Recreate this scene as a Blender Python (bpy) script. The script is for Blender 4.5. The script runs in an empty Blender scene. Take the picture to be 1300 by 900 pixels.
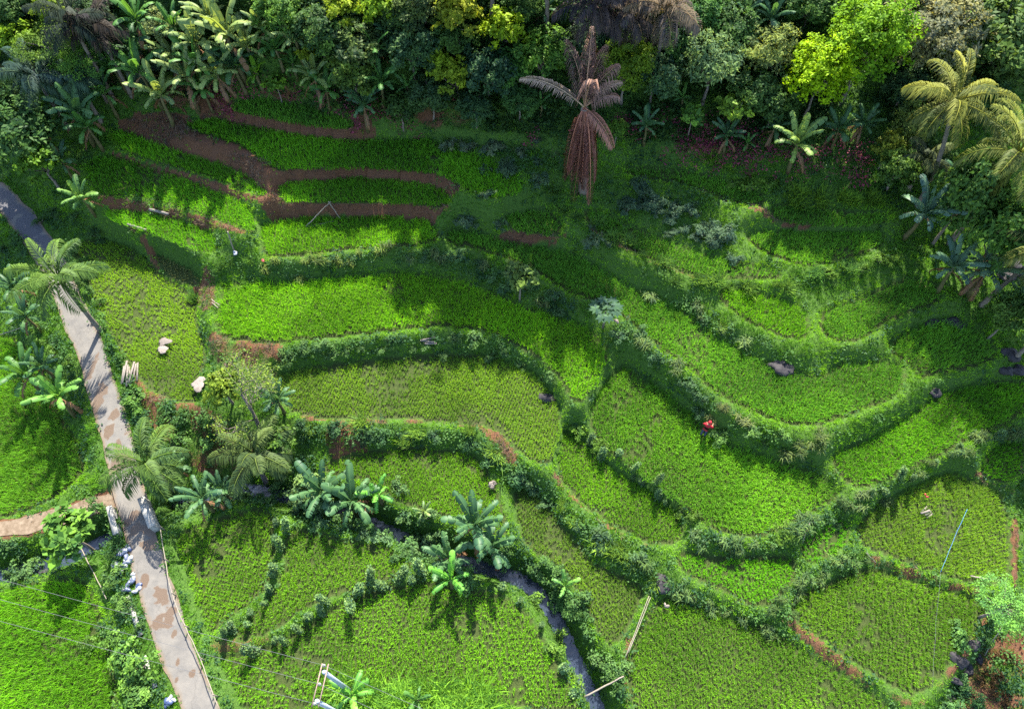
import bpy, math, random
import numpy as np
from mathutils import Vector, Matrix

rng = np.random.default_rng(7)
random.seed(7)
scn = bpy.context.scene
COL = scn.collection
R = math.radians

# ------------------------------------------------------------------ camera
CAM_H, PITCH, FPX = 49.0, 58.0, 928.0
cp, sp = math.cos(R(PITCH)), math.sin(R(PITCH))
cd = bpy.data.cameras.new('camera')
cam = bpy.data.objects.new('camera', cd)
COL.objects.link(cam)
cam.location = (0, 0, CAM_H)
cam.rotation_euler = (R(90 - PITCH), 0, 0)
cd.sensor_fit = 'HORIZONTAL'
cd.sensor_width = 36.0
cd.lens = 36.0 * FPX / 1300.0
cd.clip_end = 2000
scn.camera = cam


def ray(px, py):
    u, v = (px - 650.0), (450.0 - py)
    return np.array([u, cp * FPX + sp * v, -sp * FPX + cp * v])


def unproj(px, py, z):
    d = ray(px, py)
    t = (z - CAM_H) / d[2]
    return d[0] * t, d[1] * t


def uline(pts, z):
    return np.array([unproj(p[0], p[1], p[2] if len(p) > 2 else z) for p in pts])


# ------------------------------------------------------------------ noise
def vnoise(x, y, scale, seed=0):
    x = np.asarray(x, float) / scale + 1000.0
    y = np.asarray(y, float) / scale + 1000.0
    xi, yi = np.floor(x).astype(np.int64), np.floor(y).astype(np.int64)
    fx, fy = x - xi, y - yi
    fx, fy = fx * fx * (3 - 2 * fx), fy * fy * (3 - 2 * fy)

    def h(a, b):
        n = (a * 374761393 + b * 668265263 + seed * 1442695041) & 0x7fffffff
        n = ((n ^ (n >> 13)) * 1274126177) & 0x7fffffff
        return ((n ^ (n >> 16)) & 0xffff) / 65535.0
    a = h(xi, yi) * (1 - fx) + h(xi + 1, yi) * fx
    b = h(xi, yi + 1) * (1 - fx) + h(xi + 1, yi + 1) * fx
    return a * (1 - fy) + b * fy


def fnoise(x, y, scale, seed=0):
    return (vnoise(x, y, scale, seed) * .55 + vnoise(x, y, scale * .47, seed + 1) * .3
            + vnoise(x, y, scale * .21, seed + 2) * .15)


# ------------------------------------------------------------------ curves
def chaikin(p, n=2, closed=True):
    p = np.asarray(p, float)
    for _ in range(n):
        if closed:
            q = np.roll(p, -1, 0)
            p = np.stack([p * .75 + q * .25, p * .25 + q * .75], 1).reshape(-1, 2)
        else:
            a, b = p[:-1], p[1:]
            m = np.stack([a * .75 + b * .25, a * .25 + b * .75], 1).reshape(-1, p.shape[1])
            p = np.vstack([p[:1], m, p[-1:]])
    return p


def resample(p, step):
    p = np.asarray(p, float)
    s = np.r_[0, np.cumsum(np.linalg.norm(np.diff(p[:, :2], axis=0), axis=1))]
    n = max(2, int(round(s[-1] / step)) + 1)
    t = np.linspace(0, s[-1], n)
    return np.stack([np.interp(t, s, p[:, k]) for k in range(p.shape[1])], 1)


def inside(poly, x, y):
    r = np.zeros(x.shape, bool)
    n = len(poly)
    j = n - 1
    for i in range(n):
        xi, yi = poly[i]
        xj, yj = poly[j]
        c = ((yi > y) != (yj > y))
        if yi != yj:
            r ^= c & (x < (xj - xi) * (y - yi) / (yj - yi) + xi)
        j = i
    return r


# ------------------------------------------------------------------ fields, traced as (x, y) in the photograph and laid on their own level
# name: (level, spacing, height, colour, row angle, label, polygon)
VIV = (.110, .285, .016)
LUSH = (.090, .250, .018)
MID = (.125, .300, .014)
YEL = (.150, .300, .020)
OLV = (.132, .268, .022)
FIELDS = {
 'roadside_west': (-.1, .30, .62, VIV, 10, 'bright green paddy left of the road, above the dirt track', [(-260,400),(0,425),(32,440),(55,470),(80,540),(103,570),(110,603),(60,638),(0,658),(-260,680)]),
 'sw_big': (0, .30, .60, (.115,.31,.010), 20, 'large green paddy in the bottom left corner under the wires', [(-260,800),(0,752),(45,740),(100,735),(118,752),(129,782),(127,799),(97,819),(91,845),(88,905),(88,985),(-260,990)]),
 'sw_small': (0.05, .30, .60, (.105,.31,.010), 15, 'narrow green paddy strip beside the bottom left roadside shrubs', [(98,828),(128,804),(139,820),(147,860),(149,900),(160,980),(94,980),(94,900),(96,850)]),
 'bridge_east': (.2, .30, .50, MID, -10, 'dark green triangular paddy right of the road bridge', [(212,690),(240,674),(290,655),(343,646),(350,670),(347,700),(342,735),(322,765),(288,783),(268,806),(250,800),(230,760)]),
 'bean_middle': (.25, .32, .50, MID, 25, 'row planted paddy between the two bean stake bunds', [(362,692),(374,670),(430,686),(500,697),(522,715),(518,727),(468,740),(420,756),(378,775),(348,801),(300,812),(298,803),(336,771),(357,740),(364,715)]),
 'bottom_big': (0, .31, .50, (.120,.300,.014), 5, 'largest paddy at the bottom edge behind the power poles', [(270,832),(328,829),(393,797),(446,759),(500,746),(540,741),(600,748),(640,757),(678,790),(698,830),(722,870),(740,905),(650,896),(600,876),(540,868),(470,872),(425,890),(395,925),(300,945),(272,880)]),
 'centre_wedge': (.5, .28, .48, MID, 30, 'triangular paddy with fine rows above the banana clump', [(410,590),(470,573),(540,571),(605,576),(626,618),(650,682),(610,672),(570,657),(530,642),(505,638),(490,622),(450,603),(415,602)]),
 'stream_strip': (-.1, .30, .45, OLV, 40, 'thin yellowish paddy strip beside the dark stream', [(652,616),(682,626),(718,672),(735,690),(745,714),(800,737),(815,748),(811,766),(790,806),(775,820),(757,798),(740,760),(726,735),(700,713),(668,690),(655,662)]),
 'centre_right_leaf': (.7, .29, .50, (.105,.30,.012), 42, 'leaf shaped paddy with fine diagonal rows near the centre', [(716,546),(735,552),(768,591),(818,621),(862,646),(870,678),(848,694),(825,688),(780,668),(742,638),(712,608),(705,588),(710,565)]),
 'centre_olive': (1.5, .28, .45, OLV, 70, 'long curved olive paddy with tree shadows in the centre', [(345,478),(400,467),(480,458),(540,453),(600,453),(640,458),(678,472),(702,502),(713,526),(710,555),(699,588),(682,588),(660,573),(640,552),(620,538),(580,537),(540,532),(500,527),(450,531),(410,530),(375,524),(352,504)]),
 'centre_lush': (2.7, .33, .70, (.125,.32,.010), 80, 'wide sunlit paddy of tall rice across the centre', [(280,385),(287,358),(330,364),(400,358),(470,351),(520,350),(570,355),(615,370),(655,390),(705,405),(748,420),(768,442),(772,457),(758,490),(736,513),(724,505),(712,478),(682,452),(640,428),(600,415),(540,414),(480,421),(420,427),(370,433),(320,433),(285,428),(276,410)]),
 'yellow_west': (1.7, .28, .42, YEL, 60, 'pale yellowish green paddy right beside the road', [(100,308),(150,307),(183,322),(200,352),(238,371),(252,378),(248,405),(258,432),(262,460),(250,480),(252,508),(240,512),(210,502),(182,487),(167,460),(152,440),(137,410),(122,380),(107,355),(97,328)]),
 'upper_middle': (4.0, .33, .65, (.120,.32,.010), 5, 'bright patchy paddy below the brown upper banks', [(334,287),(370,281),(420,278),(500,279),(553,284),(557,309),(500,313),(440,316),(390,323),(342,328),(331,310)]),
 'long_diagonal': (3.5, .31, .62, LUSH, 55, 'long diagonal paddy sweeping to the right below the forest shade', [(566,294),(620,303),(660,313),(720,322),(765,345),(800,370),(835,382),(870,402),(900,430),(948,452),(985,470),(1012,477),(1050,482),(1062,463),(1090,465),(1120,461),(1147,468),(1146,488),(1128,507),(1100,517),(1060,532),(1020,542),(985,533),(942,516),(902,492),(872,462),(842,446),(802,408),(762,383),(715,368),(680,342),(640,327),(600,313),(566,309)]),
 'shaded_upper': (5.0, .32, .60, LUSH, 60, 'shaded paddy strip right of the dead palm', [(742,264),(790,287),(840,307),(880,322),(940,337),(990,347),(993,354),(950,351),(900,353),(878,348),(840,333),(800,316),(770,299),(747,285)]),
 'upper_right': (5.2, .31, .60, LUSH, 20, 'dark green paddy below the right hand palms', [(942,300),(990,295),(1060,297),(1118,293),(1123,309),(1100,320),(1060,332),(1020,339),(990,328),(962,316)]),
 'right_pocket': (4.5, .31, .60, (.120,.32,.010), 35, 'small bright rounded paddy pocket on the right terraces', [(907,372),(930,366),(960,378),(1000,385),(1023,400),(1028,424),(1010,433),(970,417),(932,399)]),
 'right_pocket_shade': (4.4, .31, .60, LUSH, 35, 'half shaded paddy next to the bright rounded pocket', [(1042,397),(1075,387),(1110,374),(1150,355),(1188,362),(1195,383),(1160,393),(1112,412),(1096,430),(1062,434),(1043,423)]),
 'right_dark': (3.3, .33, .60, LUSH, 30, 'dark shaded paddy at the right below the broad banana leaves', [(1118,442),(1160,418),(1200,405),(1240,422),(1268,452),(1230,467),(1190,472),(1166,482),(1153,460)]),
 'right_mottled': (2.2, .32, .60, (.085,.28,.010), 40, 'sun mottled paddy along the right edge above the reed hedge', [(1152,532),(1182,508),(1212,494),(1290,484),(1330,500),(1298,520),(1270,542),(1238,551),(1198,573),(1150,597),(1087,622),(1054,590),(1062,573),(1110,558)]),
 'centre_right_big': (1.6, .31, .58, VIV, 45, 'broad vivid green paddy with the person in red at its edge', [(787,463),(815,480),(848,505),(880,528),(893,556),(930,570),(970,581),(1000,595),(1043,604),(1068,630),(1040,642),(990,671),(960,681),(930,678),(897,668),(880,648),(852,632),(812,602),(777,577),(752,545),(748,520),(767,490)]),
 'right_low': (.8, .29, .50, (.085,.30,.009), 20, 'green paddy strip under the broad vivid field', [(857,707),(880,702),(905,707),(950,712),(988,704),(1003,712),(1012,722),(998,745),(983,767),(960,771),(922,752),(882,732),(862,719)]),
 'right_nook': (1.0, .29, .50, (.075,.30,.009), 20, 'tiny green paddy nook at the corner of two reed hedges', [(1012,692),(1060,663),(1070,658),(1076,688),(1045,707),(1027,714)]),
 'bottom_right_wide': (0, .29, .48, (.130,.305,.016), 35, 'wide yellow green paddy on the bottom edge right of the bamboo poles', [(832,757),(880,769),(930,784),(985,803),(1028,834),(1078,863),(1125,896),(1190,960),(1100,1000),(830,990),(808,910),(797,862),(802,830)]),
 'bottom_right_square': (.4, .28, .48, (.140,.31,.018), -20, 'square yellow green paddy framed by dark ditches', [(1002,762),(1050,740),(1100,720),(1150,735),(1200,750),(1248,765),(1250,777),(1226,815),(1197,852),(1163,886),(1130,866),(1080,836),(1042,807),(1007,785)]),
 'far_right_dull': (.8, .28, .48, OLV, 10, 'dull paddy with the blue bird line at the right', [(1090,690),(1087,657),(1150,622),(1200,598),(1238,612),(1272,627),(1281,680),(1281,735),(1253,743),(1200,730),(1150,712),(1110,697)]),
 'far_right_scrap': (1.2, .30, .50, (.085,.30,.009), 10, 'smallest bright paddy scrap at the right edge', [(1243,591),(1266,564),(1296,561),(1293,600),(1275,611),(1252,604)]),
 'dry_lens': (1.95, .36, .30, (.20,.21,.07), 20, 'small dry brownish lens shaped plot above the pale paddy', [(200,322),(216,330),(240,340),(258,354),(250,362),(225,355),(206,345)]),
 'terrace_top': (7.6, .32, .55, LUSH, 5, 'topmost narrow terrace under the banana grove', [(286,136),(320,132),(370,137),(440,156),(458,162),(400,159),(340,148)]),
 'terrace_long': (6.5, .32, .60, (.085,.28,.010), 10, 'long wavy terrace between the two brown banks', [(232,161),(270,157),(320,167),(400,182),(470,187),(545,182),(580,197),(640,217),(662,235),(657,248),(620,247),(592,236),(562,219),(500,212),(440,212),(380,212),(352,212),(332,197),(312,182),(272,170)]),
 'terrace_west': (5.6, .32, .60, (.09,.29,.010), 10, 'curved terrace on the left below the long brown bank', [(142,168),(170,173),(200,188),(250,203),(300,218),(328,236),(341,248),(330,250),(290,232),(240,216),(182,201),(152,188)]),
 'terrace_inner': (5.4, .32, .60, (.09,.29,.010), 5, 'thin crescent terrace with the mud divider at its left end', [(354,240),(400,235),(460,233),(530,238),(568,249),(572,259),(520,257),(460,254),(400,255),(357,253)]),
 'terrace_slope': (4.9, .33, .60, (.08,.27,.010), 20, 'shaded terrace under the curved left terrace', [(106,210),(140,200),(180,212),(240,232),(300,257),(325,275),(326,298),(300,287),(270,276),(220,258),(160,246),(125,250)]),
 'terrace_low': (4.1, .33, .60, (.08,.27,.010), 20, 'broken lower terrace holding the old logs', [(130,268),(180,273),(230,283),(268,297),(282,318),(260,322),(220,309),(180,292),(142,282)]),
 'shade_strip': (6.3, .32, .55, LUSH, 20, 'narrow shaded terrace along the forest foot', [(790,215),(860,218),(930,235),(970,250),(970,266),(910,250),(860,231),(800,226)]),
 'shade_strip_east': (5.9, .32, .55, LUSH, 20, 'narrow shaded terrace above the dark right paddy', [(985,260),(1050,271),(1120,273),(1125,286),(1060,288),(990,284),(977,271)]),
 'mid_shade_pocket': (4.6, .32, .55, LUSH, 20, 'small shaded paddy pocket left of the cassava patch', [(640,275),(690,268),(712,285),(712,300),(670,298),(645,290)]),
}
DRY_LENS = [(200,324),(215,331),(240,341),(256,355),(250,361),(225,354),(206,344)]
ROAD = [(-120,150,3.6),(-60,200,3.3),(-10,240,3.0),(20,268,2.8),(50,305,2.4),(74,350,2.1),(96,400,1.8),(117,450,1.5),(135,510,1.2),(150,560,1.0),(159,610,.9),(172,660,.9),(195,740,.8),(215,800,.8),(236,855,.8),(257,905,.8),(290,985,.8)]
TRACK = [(158,628,.85),(128,638,.5),(100,648,.35),(50,664,.25),(0,674,.2),(-260,700,.2)]
STREAM = [(-260,790,-1.2),(0,735,-1.2),(50,722,-1.2),(110,700,-1.2),(160,670,-1.3),(190,655,-1.3),(250,630,-1.4),(330,622,-1.4),(400,640,-1.5),(480,668,-1.6),(560,705,-1.7),(620,722,-1.8),(662,735,-1.8),(690,757,-1.9),(705,785,-1.9),(719,812,-2.0),(730,842,-2.0),(745,872,-2.1),(762,905,-2.1),(800,990,-2.2)]

# ------------------------------------------------------------------ terrain height map
ST = .25
GX = np.arange(-64, 64 + ST / 2, ST)
GY = np.arange(-14, 104 + ST / 2, ST)
XX, YY = np.meshgrid(GX, GY)
NY, NX = XX.shape
Z = np.full(XX.shape, np.nan)
FID = np.full(XX.shape, -1, int)
FPOLY = {}


def box_of(poly, pad=0):
    i0 = max(0, int((poly[:, 0].min() - pad - GX[0]) / ST) - 1)
    i1 = min(NX, int((poly[:, 0].max() + pad - GX[0]) / ST) + 2)
    j0 = max(0, int((poly[:, 1].min() - pad - GY[0]) / ST) - 1)
    j1 = min(NY, int((poly[:, 1].max() + pad - GY[0]) / ST) + 2)
    return slice(j0, j1), slice(i0, i1)


def line_dist(pts, w, cb):
    """for every grid cell within w of the polyline: cb(slice, dist, interpolated third coordinate)"""
    pts = np.asarray(pts)
    sl = box_of(pts[:, :2], w)
    x, y = XX[sl], YY[sl]
    best = np.full(x.shape, 1e9)
    val = np.zeros(x.shape)
    for a, b in zip(pts[:-1], pts[1:]):
        d = b[:2] - a[:2]
        L = max(1e-9, d @ d)
        t = np.clip(((x - a[0]) * d[0] + (y - a[1]) * d[1]) / L, 0, 1)
        q = np.hypot(x - a[0] - t * d[0], y - a[1] - t * d[1])
        m = q < best
        best[m] = q[m]
        val[m] = (a[2] + t * (b[2] - a[2]))[m]
    cb(sl, best, val)


def pix3(line):
    return np.array([(*unproj(px, py, z), z) for px, py, z in line])


def smooth3(line, step=1.0):
    return resample(chaikin(pix3(line), 2, False), step)


for k, (nm, f) in enumerate(FIELDS.items()):
    pl = np.array(f[6], float)
    if True:
        tg = np.roll(pl, -1, 0) - np.roll(pl, 1, 0)
        tg /= np.linalg.norm(tg, axis=1)[:, None]
        area = ((pl[:, 0] * np.roll(pl[:, 1], -1)) - (np.roll(pl[:, 0], -1) * pl[:, 1])).sum()
        pl = pl + np.stack([tg[:, 1], -tg[:, 0]], 1) * (1 if area > 0 else -1) * (1.5 if nm in ('terrace_west', 'terrace_slope', 'terrace_low') else 5.5 if nm.startswith('terrace') else 2.6)
    P = chaikin(uline(pl, f[0]), 2)
    FPOLY[nm] = P
    sl = box_of(P)
    m = inside(P, XX[sl], YY[sl])
    FID[sl][m] = k
    Z[sl][m] = f[0]
fieldmask = FID >= 0


def dil(m):
    o = m.copy()
    o[1:] |= m[:-1]; o[:-1] |= m[1:]; o[:, 1:] |= m[:, :-1]; o[:, :-1] |= m[:, 1:]
    return o


def dilmax(a):
    o = a.copy()
    o[1:] = np.fmax(o[1:], a[:-1]); o[:-1] = np.fmax(o[:-1], a[1:])
    o[:, 1:] = np.fmax(o[:, 1:], a[:, :-1]); o[:, :-1] = np.fmax(o[:, :-1], a[:, 1:])
    return o


lip = Z.copy()
for _ in range(2):
    lip = dilmax(lip)
LIPM = ~fieldmask & ~np.isnan(lip)
Z[LIPM] = lip[LIPM] + .34
ROADL = smooth3(ROAD, .8)
TRACKL = smooth3(TRACK, .8)
STREAML = smooth3(STREAM, .8)
ROADM = np.zeros(Z.shape, bool); TRACKM = ROADM.copy(); STREAMM = ROADM.copy()
STREAMW = 0.5


def cb_stream(sl, d, v):
    near = d < 2.2
    free = near & np.isnan(Z[sl])
    m = d < STREAMW
    Z[sl][m] = v[m] - .25
    fieldmask[sl][m] = False
    FID[sl][m] = -1
    STREAMM[sl] |= m


def cb_road(sl, d, v):
    m = d < 1.7
    Z[sl][m] = v[m]
    FID[sl][m] = -1
    fieldmask[sl][m] = False
    STREAMM[sl] &= ~m
    ROADM[sl] |= d < .98


def cb_track(sl, d, v):
    m = (d < .9) & ~ROADM[sl]
    Z[sl][m] = v[m]
    fieldmask[sl][m] = False
    FID[sl][m] = -1
    TRACKM[sl] |= d < .75


line_dist(STREAML, 3, cb_stream)
line_dist(ROADL, 3, cb_road)
line_dist(TRACKL, 3, cb_track)

CONT = [
 [(-200,150,5.0),(-60,165,4.8),(0,175,4.6),(60,185,4.7),(100,180,5.2)],
 [(-200,60,8),(60,105,8),(250,118,8.3),(330,120,8.6),(400,125,8.6),(480,148,8.4),(600,165,8),(720,170,8),(850,178,8),(950,188,7.8),(1040,208,7.4),(1130,205,7.2),(1190,160,7.4),(1300,120,7.6),(1500,90,7.6)],
 [(-200,-10,11.5),(150,50,11.5),(400,70,11.5),(650,80,11.5),(900,80,11.5),(1100,80,11),(1300,30,11),(1500,10,11)],
 [(-200,-80,15.5),(150,-30,15.5),(650,0,15.5),(1000,0,15.5),(1300,-40,15),(1500,-60,15)],
 [(560,180,7.0),(620,190,6.9),(690,195,6.8),(760,205,6.8)],
 [(1150,300,5),(1200,320,4.6),(1260,390,3.8),(1300,420,3.4),(1330,470,3.0),(1420,520,2.6)],
 [(1290,590,1.0),(1295,650,.8),(1296,740,.7),(1290,790,-.2),(1250,830,-.6),(1215,870,-.8),(1190,920,-.9)],
 [(-60,330,1.6),(0,340,1.5),(30,400,1.0),(60,450,.8),(100,520,.7)],
]
for c in CONT:
    def cb(sl, d, v):
        m = (d < .3) & np.isnan(Z[sl])
        Z[sl][m] = v[m]
    line_dist(smooth3(c, 1.2), 1, cb)
Z[-1, :] = 30.0
m = np.isnan(Z[-60, :]); Z[-60, m] = 25.0
fixed = ~np.isnan(Z)


def pull(z):
    """fill the free cells by a pyramid, then relax"""
    ny, nx = z.shape
    if min(ny, nx) < 4 or not np.isnan(z).any():
        return np.where(np.isnan(z), np.nanmean(z), z)
    py, px = (ny + 1) // 2, (nx + 1) // 2
    pad = np.full((py * 2, px * 2), np.nan)
    pad[:ny, :nx] = z
    b = pad.reshape(py, 2, px, 2)
    cnt = (~np.isnan(b)).sum((1, 3))
    s = np.nansum(b, (1, 3))
    cz = np.where(cnt > 0, s / np.maximum(cnt, 1), np.nan)
    cz = pull(cz)
    up = np.repeat(np.repeat(cz, 2, 0), 2, 1)[:ny, :nx]
    o = np.where(np.isnan(z), up, z)
    fx = ~np.isnan(z)
    for _ in range(60):
        e = np.pad(o, 1, 'edge')
        a = (e[2:, 1:-1] + e[:-2, 1:-1] + e[1:-1, 2:] + e[1:-1, :-2]) * .25
        o = np.where(fx, z, a)
    return o


Z = pull(Z)
lo_, hi_ = np.where(fieldmask, Z, np.inf), np.where(fieldmask, Z, -np.inf)
for _ in range(7):
    hi_ = dilmax(hi_); lo_ = -dilmax(-lo_)
gap = hi_ - lo_
ok = ~fixed & np.isfinite(hi_) & np.isfinite(lo_) & (gap > .35)
with np.errstate(invalid='ignore', divide='ignore'):
    uu = np.clip(((Z - lo_) / np.maximum(gap, .1) - .18) / .34, 0, 1)
Z = np.where(ok, lo_ + (hi_ + .22 - lo_) * uu * uu * (3 - 2 * uu), Z)
free = ~fixed
bump = (fnoise(XX, YY, 1.6, 3) - .5) * .45 + (fnoise(XX, YY, 6, 9) - .5) * .6 * (YY > 52)
fd = np.zeros(Z.shape)
t = free.copy()
for k in range(4):
    fd += t / 4.0
    t = ~dil(~t)
Z += bump * fd * np.where(ok, .45, 1)
for _ in range(2):
    e = np.pad(Z, 1, 'edge')
    sm = sum(e[a:a + NY, b:b + NX] for a in range(3) for b in range(3)) / 9.0
    Z = np.where(fieldmask | (fixed & ~LIPM), Z, sm)
e = np.pad(Z, 1, 'edge')
nb9 = np.stack([e[a:a + NY, b:b + NX] for a in range(3) for b in range(3)])
STEEP = (nb9.max(0) - nb9.min(0)) > .38
Z[LIPM] += ((fnoise(XX, YY, .9, 5) - .5) * .14)[LIPM]


def hz(x, y):
    x = np.asarray(x, float); y = np.asarray(y, float)
    u = np.clip((x - GX[0]) / ST, 0, NX - 1.001); v = np.clip((y - GY[0]) / ST, 0, NY - 1.001)
    i = u.astype(int); j = v.astype(int); fu = u - i; fv = v - j
    return (Z[j, i] * (1 - fu) + Z[j, i + 1] * fu) * (1 - fv) + (Z[j + 1, i] * (1 - fu) + Z[j + 1, i + 1] * fu) * fv


def cell(a, x, y):
    i = np.clip(np.rint((np.asarray(x) - GX[0]) / ST).astype(int), 0, NX - 1)
    j = np.clip(np.rint((np.asarray(y) - GY[0]) / ST).astype(int), 0, NY - 1)
    return a[j, i]


def at_height(px, py, h=0.0):
    """3-D point on the sight line through a photo pixel that stands h above the terrain"""
    d = ray(px, py)
    t0, t1 = 20 / abs(d[2]), 140 / abs(d[2])
    ts = np.linspace((CAM_H - 42) / abs(d[2]), (CAM_H + 5) / abs(d[2]) * 1.0, 900)
    p = d[None] * ts[:, None]
    zz = CAM_H + p[:, 2]
    g = hz(p[:, 0], p[:, 1]) + h
    k = np.argmax(zz <= g) if (zz <= g).any() else len(ts) - 1
    if k > 0:
        a = (zz[k - 1] - g[k - 1]); b = (g[k] - zz[k])
        tt = ts[k - 1] + (ts[k] - ts[k - 1]) * a / max(1e-9, a + b)
    else:
        tt = ts[0]
    q = d * tt
    return Vector((q[0], q[1], CAM_H + q[2]))


def crown_over(base, px, py):
    """point on the sight line closest to the vertical above base"""
    d = ray(px, py)
    t = (base.x * d[0] + base.y * d[1]) / (d[0] ** 2 + d[1] ** 2)
    return Vector((d[0] * t, d[1] * t, CAM_H + d[2] * t))


# ------------------------------------------------------------------ mesh helpers
def mesh_from(name, V, F, v=None, mat=None, smooth=False):
    V = np.ascontiguousarray(V, np.float32); F = np.ascontiguousarray(F, np.int32)
    me = bpy.data.meshes.new(name)
    me.vertices.add(len(V)); me.vertices.foreach_set('co', V.ravel())
    me.loops.add(F.size); me.loops.foreach_set('vertex_index', F.ravel())
    me.polygons.add(len(F)); me.polygons.foreach_set('loop_start', np.arange(0, F.size, F.shape[1], dtype=np.int32))
    if smooth:
        me.polygons.foreach_set('use_smooth', np.ones(len(F), bool))
    me.update(calc_edges=True)
    if v is not None:
        at = me.attributes.new('v', 'FLOAT', 'POINT')
        at.data.foreach_set('value', np.ascontiguousarray(v, np.float32))
    if mat:
        me.materials.append(mat)
    return me


class Geo:
    def __init__(s):
        s.V, s.F, s.C, s.n = [], [], [], 0

    def add(s, V, F, c=.5):
        V = np.asarray(V, float).reshape(-1, 3); F = np.asarray(F, int).reshape(-1, 4)
        s.V.append(V); s.F.append(F + s.n)
        s.C.append(np.broadcast_to(np.asarray(c, float), (len(V),)))
        s.n += len(V)
        return s

    def tube(s, pts, rad, n=7, c=.5):
        pts = np.asarray(pts, float); m = len(pts)
        rad = np.broadcast_to(np.asarray(rad, float), (m,))
        T = np.gradient(pts, axis=0); T /= np.linalg.norm(T, axis=1)[:, None] + 1e-9
        ref = np.array([0, 0, 1.0]) if abs(T[m // 2][2]) < .8 else np.array([1.0, 0, 0])
        A = np.cross(T, ref); A /= np.linalg.norm(A, axis=1)[:, None] + 1e-9
        B = np.cross(T, A)
        ang = np.linspace(0, 2 * math.pi, n, endpoint=False)
        ring = pts[:, None] + rad[:, None, None] * (A[:, None] * np.cos(ang)[None, :, None] + B[:, None] * np.sin(ang)[None, :, None])
        V = np.vstack([ring.reshape(-1, 3), pts[:1], pts[-1:]])
        F = []
        for i in range(m - 1):
            for j in range(n):
                k = (j + 1) % n
                F.append((i * n + j, i * n + k, (i + 1) * n + k, (i + 1) * n + j))
        e0, e1 = m * n, m * n + 1
        for j in range(0, n, 2):
            a, b, d2 = j, (j + 1) % n, (j + 2) % n
            if d2 == a: continue
            F.append((e0, d2 if j + 2 <= n else 0, b, a))
            F.append((e1, (m - 1) * n + a, (m - 1) * n + b, (m - 1) * n + (d2 if j + 2 <= n else 0)))
        return s.add(V, F, c)

    def box(s, c0, size, rotz=0, c=.5, jit=0):
        x, y, z = [q / 2 for q in size]
        V = np.array([(-x,-y,-z),(x,-y,-z),(x,y,-z),(-x,y,-z),(-x,-y,z),(x,-y,z),(x,y,z),(-x,y,z)])
        if jit: V = V + rng.normal(0, jit, V.shape)
        ca, sa = math.cos(rotz), math.sin(rotz)
        V = np.stack([V[:, 0] * ca - V[:, 1] * sa, V[:, 0] * sa + V[:, 1] * ca, V[:, 2]], 1) + np.asarray(c0)
        return s.add(V, [(0,3,2,1),(4,5,6,7),(0,1,5,4),(1,2,6,5),(2,3,7,6),(3,0,4,7)], c)

    def blob(s, c0, r, lump=.18, nu=12, nv=8, c=.5, seed=None):
        g = np.random.default_rng(seed if seed is not None else rng.integers(1e9))
        r = np.broadcast_to(np.asarray(r, float), (3,))
        ph = g.uniform(0, 6.28, 6)
        V, F = [], []
        for j in range(nv + 1):
            b = math.pi * j / nv
            for i in range(nu):
                a = 2 * math.pi * i / nu
                q = 1 + lump * (math.sin(2 * a + ph[0]) * math.sin(b) + .7 * math.sin(3 * a + ph[1]) * math.sin(2 * b + ph[2]) + .5 * math.sin(5 * a + ph[3]) * math.sin(3 * b + ph[4]))
                V.append((c0[0] + r[0] * q * math.sin(b) * math.cos(a), c0[1] + r[1] * q * math.sin(b) * math.sin(a), c0[2] + r[2] * q * math.cos(b)))
        for j in range(nv):
            for i in range(nu):
                k = (i + 1) % nu
                F.append((j * nu + i, (j + 1) * nu + i, (j + 1) * nu + k, j * nu + k))
        return s.add(V, F, c)

    def data(s):
        return np.vstack(s.V), np.vstack(s.F), np.concatenate(s.C)

    def mesh(s, name, mat, smooth=False):
        V, F, C = s.data()
        return mesh_from(name, V, F, C, mat, smooth)


def leaves(c, axis, side, L, W, v, g=None, fold=.0):
    """kite leaves: arrays of centres, axes, sides, lengths, widths"""
    n = len(c)
    L = np.asarray(L)[:, None]; W = np.asarray(W)[:, None]
    nrm = np.cross(axis, side)
    V = np.stack([c - axis * L * .5, c + side * W * .5 + axis * L * .05 + nrm * W * fold, c + axis * L * .5 - nrm * W * fold, c - side * W * .5 + axis * L * .05 + nrm * W * fold], 1).reshape(-1, 3)
    F = np.arange(n * 4).reshape(n, 4)
    return V, F, np.repeat(v, 4)


def unit(a):
    return a / (np.linalg.norm(a, axis=-1, keepdims=True) + 1e-9)


def blades(p, h, lean, w, v, g, bend=.35):
    """kite grass blades rooted at p"""
    n = len(p)
    a = g.uniform(0, 2 * np.pi, n)
    d = np.stack([np.cos(a), np.sin(a), np.zeros(n)], 1)
    s = np.stack([-np.sin(a), np.cos(a), np.zeros(n)], 1) * w[:, None]
    up = np.array([0, 0, 1.0])
    mid = p + up * (h * .62)[:, None] + d * (lean * bend)[:, None]
    tip = p + up * h[:, None] + d * lean[:, None]
    V = np.stack([p, mid + s, tip, mid - s], 1).reshape(-1, 3)
    return V, np.arange(n * 4).reshape(n, 4), np.repeat(v, 4)


# ------------------------------------------------------------------ object helpers
def tag(o, label=None, cat=None, group=None, kind=None):
    if label: o['label'] = label
    if cat: o['category'] = cat
    if group: o['group'] = group
    if kind: o['kind'] = kind
    return o


def link(name, me, parent=None, color=None):
    o = bpy.data.objects.new(name, me)
    COL.objects.link(o)
    if parent: o.parent = parent
    if color is not None: o.color = (*color, 1)
    return o


def empty(name, loc=(0, 0, 0)):
    o = bpy.data.objects.new(name, None)
    o.empty_display_size = .3
    COL.objects.link(o)
    o.location = loc
    return o


USED = set()


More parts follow.
